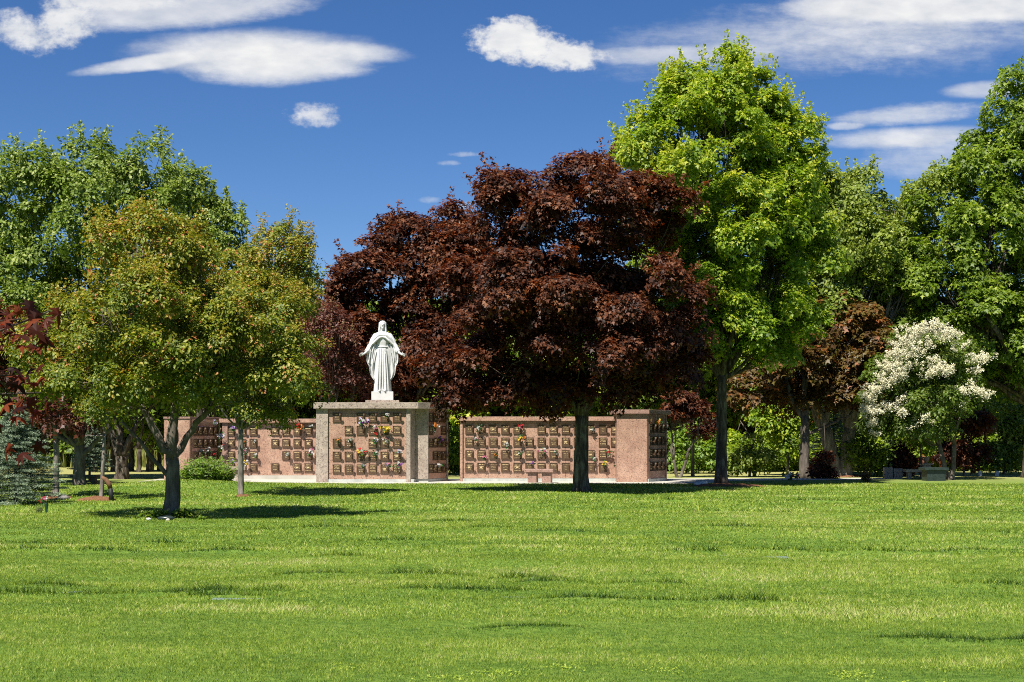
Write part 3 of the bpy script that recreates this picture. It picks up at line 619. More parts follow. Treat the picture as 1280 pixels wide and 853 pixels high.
# ---- background woodland: prototypes copied
protos = []
for k, (leaf, kd) in enumerate([('deep', 'maple'), ('silver', 'oval'), ('green_maple', 'maple'), ('deep', 'oval')]):
    r_ = np.random.default_rng(200 + k)
    lob = [(640 + r_.normal(0, 25), 470 + r_.uniform(-45, 40), r_.uniform(26, 42), r_.uniform(26, 40), r_.normal(0, .8)) for _ in range(9)]
    lob.append((640, 530, 50, 34, 0)); lob.append((625, 560, 30, 24, .4)); lob.append((662, 565, 28, 22, -.3))
    protos.append(tree('woodland_tree', 'far green tree of the wood behind the cemetery', 640, 90, lob, leaf, kind=kd, r0=.25, fork_px=560, seed=90 + k, bark='bark_dark', group='trees of the far wood', size=.3, clump=1.1, spray=.55, nl=20, cover=1.1, X=0))
rr = random.Random(4); spots = []
for row, (Yb, st) in enumerate([(76, 46), (88, 44), (102, 50)]):
    px = -420 + row * 17
    while px < 1700:
        if not (100 < px < 235 and row == 0): spots.append((px + rr.uniform(-10, 10), Yb + rr.uniform(-3, 3) + (16 if 60 < px < 260 else 0), row))
        px += st * rr.uniform(.8, 1.3)
for i, (px, Y, row) in enumerate(spots):
    o = protos[i % 4] if i < 4 else copy_tree(protos[rr.randrange(4)])
    Xp = PX(px, Y); o.location = (Xp, Y, gz(Xp, Y)); o.rotation_euler.z = rr.uniform(0, 6.28); sc = rr.uniform(.8, 1.12) * (.95 if row == 0 else 1.12)
    o.scale = (sc * rr.uniform(.9, 1.2), sc * rr.uniform(.9, 1.2), sc)

sh = []
for k, leaf in enumerate(['deep', 'green_maple', 'deep']):
    r_ = np.random.default_rng(300 + k); lob = [(640 + r_.normal(0, 18), 572 + r_.uniform(-16, 8), r_.uniform(13, 20), r_.uniform(12, 18), r_.normal(0, .5)) for _ in range(6)]
    sh.append(tree('wood_edge_shrub', 'green shrub along the edge of the far wood', 640, 68, lob, leaf, kind='oval', r0=.04, fork_px=580, seed=120 + k, group='shrubs at the edge of the wood', cat='shrub', size=.17, clump=.5, spray=.32, nl=22, cover=1.2, X=0, lowcut=.95))
px = 545; i = 0
while px < 1420:
    Y = rr.uniform(64, 70); Xp = PX(px, Y); o = sh[i] if i < 3 else copy_tree(sh[rr.randrange(3)]); i += 1
    o.location = (Xp, Y, gz(Xp, Y)); o.rotation_euler.z = rr.uniform(0, 6.28); q = rr.uniform(.8, 1.25); o.scale = (q, q, q * rr.uniform(.8, 1.1))
    px += rr.uniform(14, 26) if px > 760 or px < 600 else 60
# ---- blue spruces
def spruce(name, label, px, Y, topy, halfw_px, seed=1, n_b=150, low=.04):
    r = np.random.default_rng(seed); X = PX(px, Y); zb = gz(X, Y); H = PZ(topy, Y) - zb; Wd = halfw_px * Y / F
    root = empty(name, (X, Y, zb), 0, label, 'tree')
    tb = MB(); tb.tube([(0, 0, -.1), (0, 0, H * .5), (0, 0, H * .97)], [.06 * H / 2.5, .04, .008], 8)
    P = []; D = []; N = []
    for i in range(n_b):
        h = low + (1 - low) * (i / n_b) ** .85; Lb = Wd * (1 - h) ** .8 * r.uniform(.75, 1.1) + .06; a = i * 2.4 + r.normal(0, .2)
        d = np.array([math.cos(a), math.sin(a), 0]); side = np.array([-d[1], d[0], 0])
        pts = []
        for k in range(6):
            t_ = k / 5; pts.append(np.array([0, 0, H * h]) + d * Lb * t_ + np.array([0, 0, .05 * Lb * math.sin(t_ * 3) - .28 * Lb * t_ * (1 - .75 * t_) * (1.2 - h)]))
        tb.tube(pts, [.012, .01, .008, .007, .005, .003], 4)
        nn = int(26 + 90 * Lb)
        t_ = r.random(nn) ** .7 * .95 + .05; base = np.array([np.interp(t_, np.linspace(0, 1, 6), [p[j] for p in pts]) for j in range(3)]).T
        sw = (r.random(nn) * 2 - 1) * .34 * Lb * (1.05 - t_) + r.normal(0, .02, nn)
        c0 = base + side * sw[:, None] + np.array([0, 0, -.25]) * np.abs(sw)[:, None]
        dv = d[None] * .8 + side[None] * np.sign(sw)[:, None] * .7 + r.normal(0, .15, (nn, 3))
        for q in range(7):
            P.append(c0 + nrm(dv) * (q * .014) + r.normal(0, .008, (nn, 3))); D.append(dv + r.normal(0, .6, (nn, 3)) + [0, 0, .25]); N.append(nrm(r.normal(0, .5, (nn, 3)) + [0, 0, 1]))
    P = np.concatenate(P); D = np.concatenate(D); N = np.concatenate(N); n = len(P)
    V, Fc, k = leaves(P, N, D, r.uniform(.035, .06, n) * (Y / 35) ** .5, 'thin')
    co = bpy.data.objects.new('crown', np_mesh('crown', V, Fc, M['spruce'], np.repeat(np.clip(.5 + r.normal(0, .22, n), 0, 1), k))); link(co, root)
    tb.build('trunk', M['bark_dark'], root)
spruce('blue_spruce', 'blue-green spruce at the left edge with boughs down to the lawn', 20, 34.5, 507, 66, 31, 190)
spruce('blue_spruce', 'smaller shaded blue spruce behind the thin trunk at the left', 112, 50, 530, 30, 32, 110, .2)
spruce('blue_spruce', 'pale blue spruce seen between the knotted trunk and grey trunk', 1042, 60, 480, 34, 33, 110)

# slender left trunks
tree('young_maple_tree', 'young maple with a straight grey stem right of the big spruce', 70, 37.5, [(75,520,34,26),(50,490,40,30,.3)], 'plum', r0=.085, fork_px=548, seed=41, bark='bark_pale', size=.11, clump=.35, spray=.25, nl=20, kind='maple', cover=.9)
tree('young_maple_tree', 'young tree with a very thin pale stem left of the nearest crabapple', 126, 36.5, [(120,515,36,22),(135,490,36,28,.3)], 'crab', r0=.055, fork_px=540, fork_dx=5, seed=42, bark='bark_pale', size=.09, clump=.35, spray=.22, nl=24, kind='oval', cover=.9, visible_forks=[(.95,108,545,.022)])

# ------------------------------------------------------------------ columbarium walls
def along(p, ang):   # local frame: x along wall, y into the wall, z up
    return Matrix.Translation(Vector((p[0], p[1], 0))) @ Matrix.Rotation(ang, 4, 'Z')
# plaque prototypes (mesh data)
PW, PH = .275, .305
def plaque_mesh():
    m_ = MB(); m_.box(-PW / 2, PW / 2, -.018, 0, -PH / 2, PH / 2); e = .013
    for (a0, a1, b0, b1) in [(-PW/2, PW/2, PH/2-e, PH/2), (-PW/2, PW/2, -PH/2, -PH/2+e), (-PW/2, -PW/2+e, -PH/2+e, PH/2-e), (PW/2-e, PW/2, -PH/2+e, PH/2-e)]:
        m_.box(a0, a1, -.03, -.0185, b0, b1)
    return m_.mesh('plaque', M['bronze_plate'])
def lettering_mesh(k):
    r = random.Random(k); m_ = MB(); z = PH / 2 - .035
    while z > -PH / 2 + .05:
        big = r.random() < .5; h = .036 if big else .016; w = r.uniform(.07, .20); x = -w / 2 + r.uniform(-.02, .01)
        while x < w / 2:
            q = r.uniform(.010, .030); hh = h * r.uniform(.5, 1.0); m_.box(x, min(x + q, w / 2 + .01), -.025, -.0185, z - hh, z); x += q + r.choice((.008, .008, .026))
        z -= h + r.uniform(.02, .06)
    if k % 3 == 0: m_.box(-.05, .03, -.027, -.0187, -.02, .03)
    return m_.mesh('lettering', M['bronze_gold'])
def vase_mesh():
    m_ = MB(); m_.tube([(0, .03, -.12), (0, .0, -.05), (0, -.035, .03), (0, -.06, .10)], [.012, .02, .027, .034], 8)
    m_.box(-.012, .012, .0, .09, -.05, -.02); return m_.mesh('vase', M['bronze_plate'])
pm, vm = plaque_mesh(), vase_mesh(); lms = [lettering_mesh(k) for k in range(9)]
ros = MB(); ros.lathe([(.012, 0), (.017, .006), (.010, .014)], 10); rosm = ros.mesh('rosette', M['bronze_plate'])
def put(mesh_, name, parent, Mx):
    o = bpy.data.objects.new(name, mesh_); link(o, parent); o.matrix_basis = Mx; return o
prand = random.Random(9)
def plaque(parent, A, x, z, yoff=0, vase=True):
    p = put(pm, 'plaque', parent, A @ Matrix.Translation((x, yoff - .001, z)))
    q = put(lms[prand.randrange(9)], 'lettering', p, Matrix.Identity(4))
    if vase:
        put(vm, 'vase', p, Matrix.Translation((PW / 2 - .02, -.095, .02)) )

def wall_panels(root, A, x0, x1, z0, z1, n, mname, thick=.06):
    w = (x1 - x0) / n
    for i in range(n):
        m_ = MB(); m_.box(x0 + i * w + .003, x0 + (i + 1) * w - .003, 0, thick, z0, z1, A); m_.build('niche_front', M[mname], root, bevel=.004)

def quad_body(root, poly, z0, z1, name, mname):
    m_ = MB(); m_.prism(poly, z0, z1); return m_.build(name, M[mname], root, bevel=.006)

I4 = Matrix.Identity(4)
# centre block ---------------------------------------------------------
cb = empty('columbarium_block', (-4.9, 49, 0), 0, 'tall centre granite block of niches carrying the white statue', 'columbarium')
inv_ = Matrix.Translation((4.9, -49, 0))
def fin(root, since):
    """shift children built in world coordinates into the root frame"""
    for o in list(C.objects)[since:]:
        if o.parent == root:
            o.matrix_basis = Matrix.Translation(-root.location) @ o.matrix_basis
n0 = len(C.objects)
zt, zb_ = 2.50, .16
core = [(-6.46, 49.12), (-3.40, 49.12), (-3.40, 49.43), (-2.86, 49.43), (-2.26, 50.62), (-6.46, 51.8)]
quad_body(cb, core, zb_, zt - .002, 'core', 'dpink')
plinth = [(-6.44, 49.03), (-3.25, 49.03), (-3.2, 49.44), (-2.80, 49.44), (-2.2, 50.62), (-6.44, 51.78)]
quad_body(cb, plinth, 0.0, .158, 'base', 'concrete')
m_ = MB(); m_.box(-6.489, -6.092, 49.0, 49.35, .05, zt); m_.build('pilaster', M['grey'], cb, bevel=.008)
m_ = MB(); m_.prism([(-3.50, 49.0), (-3.364, 49.0), (-3.235, 49.40), (-3.235, 49.5), (-3.50, 49.5)], .05, zt); m_.build('pilaster', M['grey'], cb, bevel=.005)
m_ = MB(); m_.prism([(-3.232, 49.40), (-2.80, 49.40), (-2.78, 49.44), (-2.9, 49.6), (-3.232, 49.6)], .162, zt); m_.build('pilaster', M['grey'], cb, bevel=.005)
cap = [(-6.56, 48.90), (-3.10, 48.90), (-2.76, 49.26), (-2.72, 49.30), (-2.05, 50.62), (-2.12, 50.75), (-6.56, 51.95)]
quad_body(cb, cap, zt + .0, zt + .205, 'cap', 'grey')
m_ = MB(); m_.box(-6.088, -3.504, 49.055, 49.12, 2.33, zt - .003); m_.build('lintel_shade_strip', M['dpink'], cb)
wall_panels(cb, Matrix.Translation((0, 49.06, 0)), -6.088, -3.504, .165, 2.326, 3, 'pink')
cols = [PX(390 + c / 3.5526, 49) for c in (110, 163, 216, 269, 323, 377)]
rows5 = [PZ(380 + r_ / 3.5526, 49) for r_ in (505, 562, 619, 677, 734)]
have = [(0,2,3,4,5), (1,2,3,4,5), (0,1,3,4,5), range(6), range(6)]
A = Matrix.Translation((0, 49.06, 0))
for r_, cs in zip(rows5, have):
    for c_ in cs: plaque(cb, A, cols[c_], r_)
for xx in (-6.04, -5.2, -4.35):
    for r_ in (.36, 1.2, 2.05): put(rosm, 'rosette', cb, Matrix.Translation((xx, 49.055, r_)) @ Matrix.Rotation(R(90), 4, 'X'))
# side panel
sa = math.atan2(1.19, .6)
A = along((-2.80, 49.46), sa)
wall_panels(cb, A, .03, 1.22, .165, zt - .003, 2, 'pink_pol', .05)
m_ = MB(); m_.box(1.225, 1.32, -.03, .2, .1, zt - .003, A); m_.build('pilaster', M['grey'], cb, bevel=.005)
A = A @ Matrix.Translation((0, -.002, 0))
for ri, z in enumerate(rows5):
    for ci, x in enumerate((.16, .45, .74, 1.03)):
        if (ri, ci) not in [(0, 2), (1, 2), (1, 1), (3, 0)]: plaque(cb, A, x, z, 0, True)
fin(cb, n0)
# right wing -----------------------------------------------------------
rw = empty('columbarium_wall', (1.0, 50, 0), 0, 'right pink granite wall of niches ending in a plain projecting pier', 'columbarium')
n0 = len(C.objects)
X0, X1 = PX(575, 50), PX(771, 50)
quad_body(rw, [(X0 + .01, 50.08), (X1, 50.08), (X1, 51.2), (X0 + .01, 51.2)], .16, 2.10, 'core', 'dpink')
quad_body(rw, [(X0 + .02, 49.97), (X1, 49.97), (X1, 51.2), (X0 + .02, 51.2)], 0, .157, 'base', 'concrete')
m_ = MB(); m_.box(X0, X0 + .09, 49.95, 51.25, .05, 2.10); m_.build('pilaster', M['pink'], rw, bevel=.005)
m_ = MB(); m_.box(X0 - .04, X1 + .1, 49.88, 51.3, 2.103, 2.245); m_.build('cap', M['pink'], rw, bevel=.008)
wall_panels(rw, Matrix.Translation((0, 50.02, 0)), X0 + .095, X1, .163, 2.02, 6, 'pink')
m_ = MB(); m_.box(X0 + .095, X1, 50.025, 50.07, 2.024, 2.098); m_.build('lintel_shade_strip', M['dpink'], rw)  # darker strip standing in for the shadow under the cap
cols = [PX(560 + c / 4.414, 50) for c in (118, 184, 250, 316, 383, 449, 516, 582, 650, 716, 788, 855, 921)]
rows4 = [PZ(500 + r_ / 4.414, 50) for r_ in (164, 233, 303, 373)]
miss = {(0, 5), (1, 10), (2, 12), (3, 12)}
A = Matrix.Translation((0, 50.018, 0))
for ri, z in enumerate(rows4):
    for ci, x in enumerate(cols):
        if (ri, ci) not in miss: plaque(rw, A, x, z)
xa, xb = PX(771, 49.3), PX(809, 49.3)
m_ = MB(); m_.prism([(xa, 49.3), (xb, 49.3), (xb + .02, 49.34), (xb + .3, 49.95), (xb + .1, 51.2), (xa, 51.2)], .02, 2.33); m_.build('pier', M['pink'], rw, bevel=.006)
ra = math.atan2(1.36, .754)
A = along((xb + .025, 49.33), ra)
m_ = MB(); m_.box(0.0, 1.5, .08, .9, .02, 2.328, A); m_.build('pier', M['dpink'], rw)
wall_panels(rw, A, .02, 1.46, .163, 2.326, 2, 'pink_pol', .075)
m_ = MB(); m_.box(0.02, 1.5, -.02, .077, 0, .16, A); m_.build('base', M['concrete'], rw)
m_ = MB(); m_.box(1.463, 1.55, -.03, .85, .0, 2.328, A); m_.build('pilaster', M['dpink'], rw, bevel=.005)
m_ = MB(); m_.prism([(xa - .1, 49.2), (xb + .06, 49.2), (xb + .95, 50.72), (xb + .2, 51.6), (xa - .1, 51.35)], 2.333, 2.47); m_.build('cap', M['dpink'], rw, bevel=.008)
for ri, z in enumerate(rows4):
    for ci, x in enumerate((.22, .56, .90, 1.24)): plaque(rw, A, x, z + .04, -.001, True)
fin(rw, n0)
# left wing ------------------------------------------------------------
lw = empty('columbarium_wall', (-9, 52.5, 0), 0, 'left pink granite wall of niches half hidden by the crabapples', 'columbarium')
n0 = len(C.objects)
yl = 52.3; X0, X1 = PX(278, yl), PX(400, yl)
quad_body(lw, [(X0, yl + .08), (X1, yl + .08), (X1, yl + 1.1), (X0, yl + 1.1)], .16, 2.06, 'core', 'dpink')
quad_body(lw, [(X0, yl - .03), (X1, yl - .03), (X1, yl + 1.1), (X0, yl + 1.1)], 0, .20, 'base', 'walk')
wall_panels(lw, Matrix.Translation((0, yl + .02, 0)), X0 + .2, X1, .203, 1.98, 4, 'pink')
m_ = MB(); m_.box(X0, X0 + .19, yl - .05, yl + .3, .2, 2.06); m_.build('pilaster', M['dpink'], lw, bevel=.005)
m_ = MB(); m_.box(X0 + .2, X1, yl + .025, yl + .07, 1.984, 2.058); m_.build('lintel_shade_strip', M['dpink'], lw)  # shadow line below the left cap, put in as darker granite colour
m_ = MB(); m_.box(X0 - .1, X1, yl - .12, yl + 1.2, 2.063, 2.20); m_.build('cap', M['pink'], lw, bevel=.008)
cols = [PX(190 + c / 5.565, yl) for c in (550, 628, 705, 781, 857, 933, 1011, 1088)]
rowsL = [PZ(500 + r_ / 5.565, yl) for r_ in (220, 303, 388, 472)]
haveL = [(0,1,2,4,5,6,7), (0,1,2,4,5,6,7), (0,1,2,5,6,7), (0,1,2,4,6,7)]
A = Matrix.Translation((0, yl + .018, 0))
for z, cs in zip(rowsL, haveL):
    for c_ in cs: plaque(lw, A, cols[c_], z)
xa, xb = PX(205, 50.6), PX(237, 50.6)
m_ = MB(); m_.prism([(xa, 50.6), (xb, 50.6), (xb + .62, 52.4), (xb + .5, 53.3), (xa + .2, 53.3)], .02, 2.18); m_.build('pier', M['pink'], lw, bevel=.006)
m_ = MB(); m_.prism([(xa - .02, 50.57), (xb + .02, 50.57), (xb + .68, 52.42), (xb + .55, 53.35), (xa + .15, 53.35)], 2.183, 2.25); m_.build('cap', M['dpink'], lw, bevel=.008)
la = math.atan2(1.8, .62); A = along((xb + .05, 50.68), la)
wall_panels(lw, A, .02, 1.75, .163, 2.178, 2, 'pink_pol', .05)
for ri, z in enumerate(rowsL):
    for ci, x in enumerate((.2, .55, .9, 1.25, 1.58)): plaque(lw, A, x, z, -.001, True)
fin(lw, n0)

# ------------------------------------------------------------------ bouquets
ORD = ['first', 'second', 'third', 'fourth', 'fifth', 'sixth', 'seventh', 'eighth', 'ninth', 'tenth']
def bouquet(name, label, loc, cols_, size=.1, n=26, green=True, seed=0, cat='flowers', group='flowers fixed to the granite walls', tall=1.0, hang=0.0):
    r = np.random.default_rng(seed); root = empty(name, loc, 0, label, cat, group)
    for ci, c in enumerate(cols_):
        k = max(3, n // len(cols_) // 4); off = r.normal(0, size * .45, (k, 3)) * [1, .5, tall * .8]; off[:, 2] -= hang * r.random(k) * size
        P = []; N = []; D = []
        for q in off:
            a = r.random(12) * 6.28; ax = nrm(np.array([r.normal(0, .4), -1, r.normal(.3, .4)]))
            u_ = nrm(np.cross(ax, [0, 0, 1.0])); w_ = np.cross(ax, u_)
            d = np.cos(a)[:, None] * u_ + np.sin(a)[:, None] * w_
            P.append(np.repeat(q[None], 12, 0) + ax * r.random((12, 1)) * .02); N.append(nrm(ax + d * -.4 + r.normal(0, .2, (12, 3)))); D.append(d)
        P = np.concatenate(P); N = np.concatenate(N); D = np.concatenate(D)
        V, Fc, kk = leaves(P, N, D, r.uniform(.7, 1.1, len(P)) * max(.034, size * .42), 'oval')
        o = bpy.data.objects.new('blossom', np_mesh('blossom', V, Fc, FL[c], np.repeat(r.random(len(P)), kk))); link(o, root)
    if green:
        k = 22; P = r.normal(0, size * .4, (k, 3)) * [1, .5, 1.1] - [0, -.01, size * .3]
        V, Fc, kk = leaves(P, nrm(r.normal(size=(k, 3)) + [0, -.8, .4]), r.normal(size=(k, 3)), r.uniform(.05, .1, k), 'oval')
        o = bpy.data.objects.new('foliage', np_mesh('foliage', V, Fc, FL['green'], np.repeat(r.random(k), kk))); link(o, root)
    return root
def wall_flowers(lst, sc, ox, oy, Y, wall):
    for i, (zx, zy, cs, sz, lab) in enumerate(lst):
        px, py = ox + zx / sc, oy + zy / sc; yy = Y(px) if callable(Y) else Y
        bouquet('flower_bouquet', f'{lab} on the {wall}', (PX(px, yy), yy, PZ(py, yy)), cs, sz * 1.2, 40, True, int(zx * 7 + zy))
wall_flowers([
 (228,522,('lilac','white','purple'),.13,'lilac and white hanging bunch of flowers, top row'), (282,545,('white','pink'),.09,'pale pink flowers above a red ball of petals, second row'),
 (287,578,('red',),.06,'round red flower ball'), (332,555,('yellow',),.14,'big yellow flower bunch, second row'), (120,605,('orange',),.07,'orange flowers at the far left, third row'),
 (172,606,('white','green'),.07,'small white and green posy in the third row, second plaque'), (280,606,('white','blue'),.08,'white and blue posy in the middle of the third row'), (332,607,('white','pink'),.07,'small pink and white posy in the third row, fifth plaque'),
 (215,655,('white','red','yellow'),.12,'mixed yellow and white bunch, fourth row'), (242,660,('red',),.07,'red flowers beside the mixed bunch, fourth row'), (282,664,('white','green'),.09,'faded whitish posy, fourth row, middle'), (388,655,('white','lilac'),.08,'white posy at the right end of the fourth row'),
 (228,720,('green','lilac'),.06,'small dim green posy in the bottom row, third plaque'), (340,716,('pink','lilac'),.08,'pink and lilac posy, bottom row'), (385,712,('white','purple'),.09,'white-purple posy at the right end of the bottom row'), (335,493,('white',),.04,'tiny white flower in the top row, fifth plaque')],
 3.5526, 390, 380, 48.92, 'centre block front')
wall_flowers([(540,543,('orange','white'),.12,'orange and white flowers'), (565,605,('purple','yellow'),.12,'dark purple flowers with yellow edge'), (565,717,('white',),.09,'white flowers near the bottom')],
 3.5526, 390, 380, lambda px: 49.30 + (px - 535) / 25 * 1.15, 'shaded side of the centre block')
wall_flowers([
 (172,158,('white','green'),.08,'white flowers at the top left, second plaque,'), (405,150,('red','pink'),.10,'red flowers, top row'), (398,213,('yellow','orange','green'),.12,'yellow and orange bunch, second row'), (328,250,('white',),.08,'white hanging flowers below the second row'),
 (150,213,('pink','white'),.06,'dried pale pink stems, second row, left end,'), (262,303,('orange',),.05,'small orange flower, third row, third plaque,'), (203,315,('pink',),.05,'small pink flower, third row, second plaque,'), (397,293,('white','green'),.06,'small white posy, third row, fifth plaque,'),
 (530,280,('pink','white'),.10,'pink and white posy, third row, seventh plaque,'), (598,290,('white','green'),.07,'white-green posy, third row, eighth plaque,'), (468,353,('purple',),.05,'purple flower above the stone bench'), (888,288,('green','red'),.10,'green and red posy near the pier, third row,'),
 (866,353,('yellow',),.08,'yellow flowers near the pier, bottom row,'), (805,322,('white',),.05,'small white flower just right of the tree trunk, low,'), (928,362,('white',),.05,'white flower touching the pier, bottom row,'), (797,165,('white',),.04,'tiny white flower just right of the tree trunk, top row,')],
 4.414, 560, 500, 49.88, 'right granite wall')
wall_flowers([(1163,118,('orange','yellow'),.10,'orange-yellow flowers')], 4.414, 560, 500, 49.85, 'shaded end panel of the right pier')
wall_flowers([
 (1028,185,('red','orange'),.13,'red and orange flowers in the top row'), (1103,360,('pink','white'),.13,'big pink bunch in the third row'), (565,195,('purple','lilac'),.08,'purple flowers, top row, left end,'), (650,352,('white','pink'),.09,'white and pink flowers right of the thin trunk, third row,'),
 (650,440,('white','yellow'),.10,'white-yellow flowers beside the thin trunk, bottom row,'), (560,430,('lilac',),.07,'lilac flowers left of the thin trunk, low,'), (715,285,('white',),.05,'white flower, second row,'), (722,380,('white',),.05,'small white flower, third row, left half,'),
 (945,378,('white',),.05,'small white flower, third row, right half,'), (1108,180,('white',),.04,'tiny white flower at the top right,'), (640,290,('red','orange'),.06,'dim red flowers right of the thin trunk, second row,')],
 5.565, 190, 500, 52.15, 'left granite wall')
wall_flowers([(480,250,('white','lilac'),.13,'large white bunch'), (390,350,('white',),.08,'white flowers at mid height, right one of two,'), (350,352,('white',),.07,'white flowers at mid height, left one of two,'), (433,380,('red',),.07,'red flowers low'), (478,330,('red','white'),.09,'red and white flowers below the large white bunch'), (438,155,('lilac','white'),.09,'lilac flowers near the top')],
 5.565, 190, 500, lambda px: 50.7 + (px - 240) / 40 * 1.5, 'shaded left pier panel')

# ------------------------------------------------------------------ statue
def statue():
    Y = 49.9; X = PX(478.3, Y); z0 = PZ(490, Y)
    root = empty('statue', (X, Y, 2.706), R(3), 'white marble statue of a bearded robed figure with open arms on the centre block', 'statue')
    m_ = MB(); m_.box(-.56, .56, -.42, .42, 0, .085); m_.build('footing', M['grey'], root, bevel=.006)
    m_ = MB(); m_.box(-.365, .365, -.30, .30, .087, z0 - 2.706); m_.build('plinth', M['marble'], root, bevel=.012)
    b = MB()
    # robe with folds
    prof = [(-.01,.285,.225,.10),(.06,.28,.22,.10),(.35,.262,.20,.10),(.75,.25,.19,.09),(1.1,.235,.175,.07),(1.38,.212,.155,.05),(1.50,.192,.135,.03),(1.56,.20,.14,.03),(1.68,.235,.155,.03),(1.80,.262,.16,.02),(1.90,.27,.15,.01),(1.96,.23,.13,0),(2.01,.13,.10,0),(2.05,.075,.08,0),(2.16,.07,.075,0)]
    n = 96; vs = []; fs = []
    zs = np.linspace(-.01, 2.16, 90)
    for z in zs:
        a = np.interp(z, [p[0] for p in prof], [p[1] for p in prof]); d = np.interp(z, [p[0] for p in prof], [p[2] for p in prof]); f = np.interp(z, [p[0] for p in prof], [p[3] for p in prof])
        for k in range(n):
            th = 2 * math.pi * k / n
            q = 1 + f * (abs(math.sin(4.5 * th + .6 + .5 * math.sin(z * 2))) * 1.5 - .9 + .35 * math.sin(13 * th + z * 1.5))
            vs.append((a * math.cos(th) * q, d * math.sin(th) * q, z))
    for i in range(len(zs) - 1):
        for k in range(n):
            p = i * n + k; q = i * n + (k + 1) % n; fs.append((p, q, q + n, p + n))
    fs += [tuple(range(n - 1, -1, -1)), tuple(range((len(zs) - 1) * n, len(zs) * n))]
    b.add(vs, fs)
    # girdle
    b.tube([(.205 * math.cos(t_), .15 * math.sin(t_), 1.515) for t_ in np.linspace(0, 6.2832, 25)], .016, 6)
    # mantle edge over the shoulders, falling in an inverted V
    for sx in (-1, 1):
        b.tube([(0, -.165, 1.84), (sx * .10, -.185, 1.82), (sx * .21, -.185, 1.72), (sx * .31, -.15, 1.62), (sx * .38, -.10, 1.55)], [.028, .034, .038, .036, .03], 8)
        b.tube([(0, -.14, 1.90), (sx * .12, -.15, 1.90), (sx * .24, -.11, 1.80), (sx * .34, -.07, 1.66), (sx * .42, -.05, 1.52)], [.05, .06, .065, .06, .05], 8)
        b.tube([(sx * .10, .0, 1.95), (sx * .24, 0, 1.88), (sx * .33, -.01, 1.72), (sx * .41, -.04, 1.52)], [.08, .10, .10, .085], 10)
        # forearm sleeve and forearm
        b.tube([(sx * .40, -.03, 1.56), (sx * .47, -.10, 1.42), (sx * .54, -.17, 1.33)], [.10, .095, .08], 10)
        b.tube([(sx * .50, -.15, 1.37), (sx * .58, -.22, 1.29), (sx * .62, -.25, 1.265)], [.05, .038, .032], 8)
        # palm facing forward-up and five fingers
        pc = Vector((sx * .655, -.275, 1.245)); hd = Vector((sx * .8, -.35, -.25)).normalized(); sd_ = Vector((sx * .15, .35, -.9)).normalized()
        b.tube([pc - hd * .045, pc, pc + hd * .04], [.030, .040, .036], 8)
        b.tube([pc - hd * .02 - sd_ * .02, pc + hd * .03 - sd_ * .02], [.026, .022], 6); b.tube([pc - hd * .02 + sd_ * .02, pc + hd * .03 + sd_ * .02], [.026, .022], 6)
        for k, (o_, ln) in enumerate([(-.036, .085), (-.013, .10), (.012, .095), (.034, .075)]):
            s0 = pc + hd * .035 + sd_ * o_; s1 = s0 + hd * ln * .55 + sd_ * o_ * .3; s2 = s1 + (hd + Vector((0, -.5, .15))).normalized() * ln * .5
            b.tube([s0, s1, s2], [.0125, .0115, .009], 6)
        t0 = pc - hd * .01 - sd_ * .035; b.tube([t0, t0 - sd_ * .035 + hd * .03, t0 - sd_ * .045 + hd * .07], [.016, .014, .010], 6)
        # hanging mantle/sleeve: waved sheet from forearm to lower body
        rows_ = 40; cols_n = 26; top = []
        out_ = [(1.62,.36),(1.50,.43),(1.36,.50),(1.20,.535),(1.02,.53),(.93,.50),(.88,.46),(.70,.435),(.60,.42),(.48,.36),(.36,.27)]
        vs = []; fs = []
        for i in range(rows_ + 1):
            z = 1.62 - (1.62 - .36) * i / rows_; xo = np.interp(-z, [-q[0] for q in out_], [q[1] for q in out_]); xi = .16
            for k in range(cols_n + 1):
                t_ = k / cols_n; x = xi + (xo - xi) * t_
                yv = -.03 - .09 * t_ * np.interp(z, [.4, 1.4], [.2, 1]) + .035 * math.sin(t_ * 15 + z * 2.5) * (.4 + t_)
                vs.append((sx * x, yv - .028, z)); vs.append((sx * x, yv + .045, z))
        w2 = (cols_n + 1) * 2
        for i in range(rows_):
            for k in range(cols_n):
                p = i * w2 + k * 2; fs += [(p, p + 2, p + 2 + w2, p + w2), (p + 1, p + 1 + w2, p + 3 + w2, p + 3)]
            e0 = i * w2; e1 = e0 + cols_n * 2
            fs += [(e0, e0 + w2, e0 + w2 + 1, e0 + 1), (e1, e1 + 1, e1 + w2 + 1, e1 + w2)]
        for k in range(cols_n):
            p = k * 2; q = rows_ * w2 + k * 2; fs += [(p, p + 1, p + 3, p + 2), (q, q + 2, q + 3, q + 1)]
        b.add(vs, fs)
        # diagonal fold on the sleeve front
        b.tube([(sx * .40, -.16, 1.40), (sx * .43, -.15, 1.15), (sx * .47, -.12, .95)], [.02, .03, .02], 6)
        b.tube([(sx * .24, -.16, 1.45), (sx * .31, -.14, 1.1), (sx * .36, -.10, .7), (sx * .30, -.10, .45)], [.018, .026, .028, .014], 6)
        # feet
        b.ell((sx * .09, -.25, .03), (.05, .11, .045), 10, 6)
    # central robe folds
    for x in (-.13, -.06, .01, .09, .15):
        b.tube([(x * .75, -.158, 1.47), (x, -.195, .9), (x * 1.25, -.235, .25), (x * 1.3, -.235, .03)], [.010, .022, .028, .026], 6)
    # head
    b.ell((0, -.03, 2.25), (.088, .105, .125), 24, 16)
    b.ell((0, -.075, 2.185), (.062, .06, .07), 14, 10)          # jaw
    b.ell((0, -.10, 2.145), (.045, .042, .055), 12, 8)         # beard
    b.tube([(0, -.128, 2.275), (0, -.150, 2.235), (0, -.142, 2.222)], [.010, .017, .012], 6)   # nose
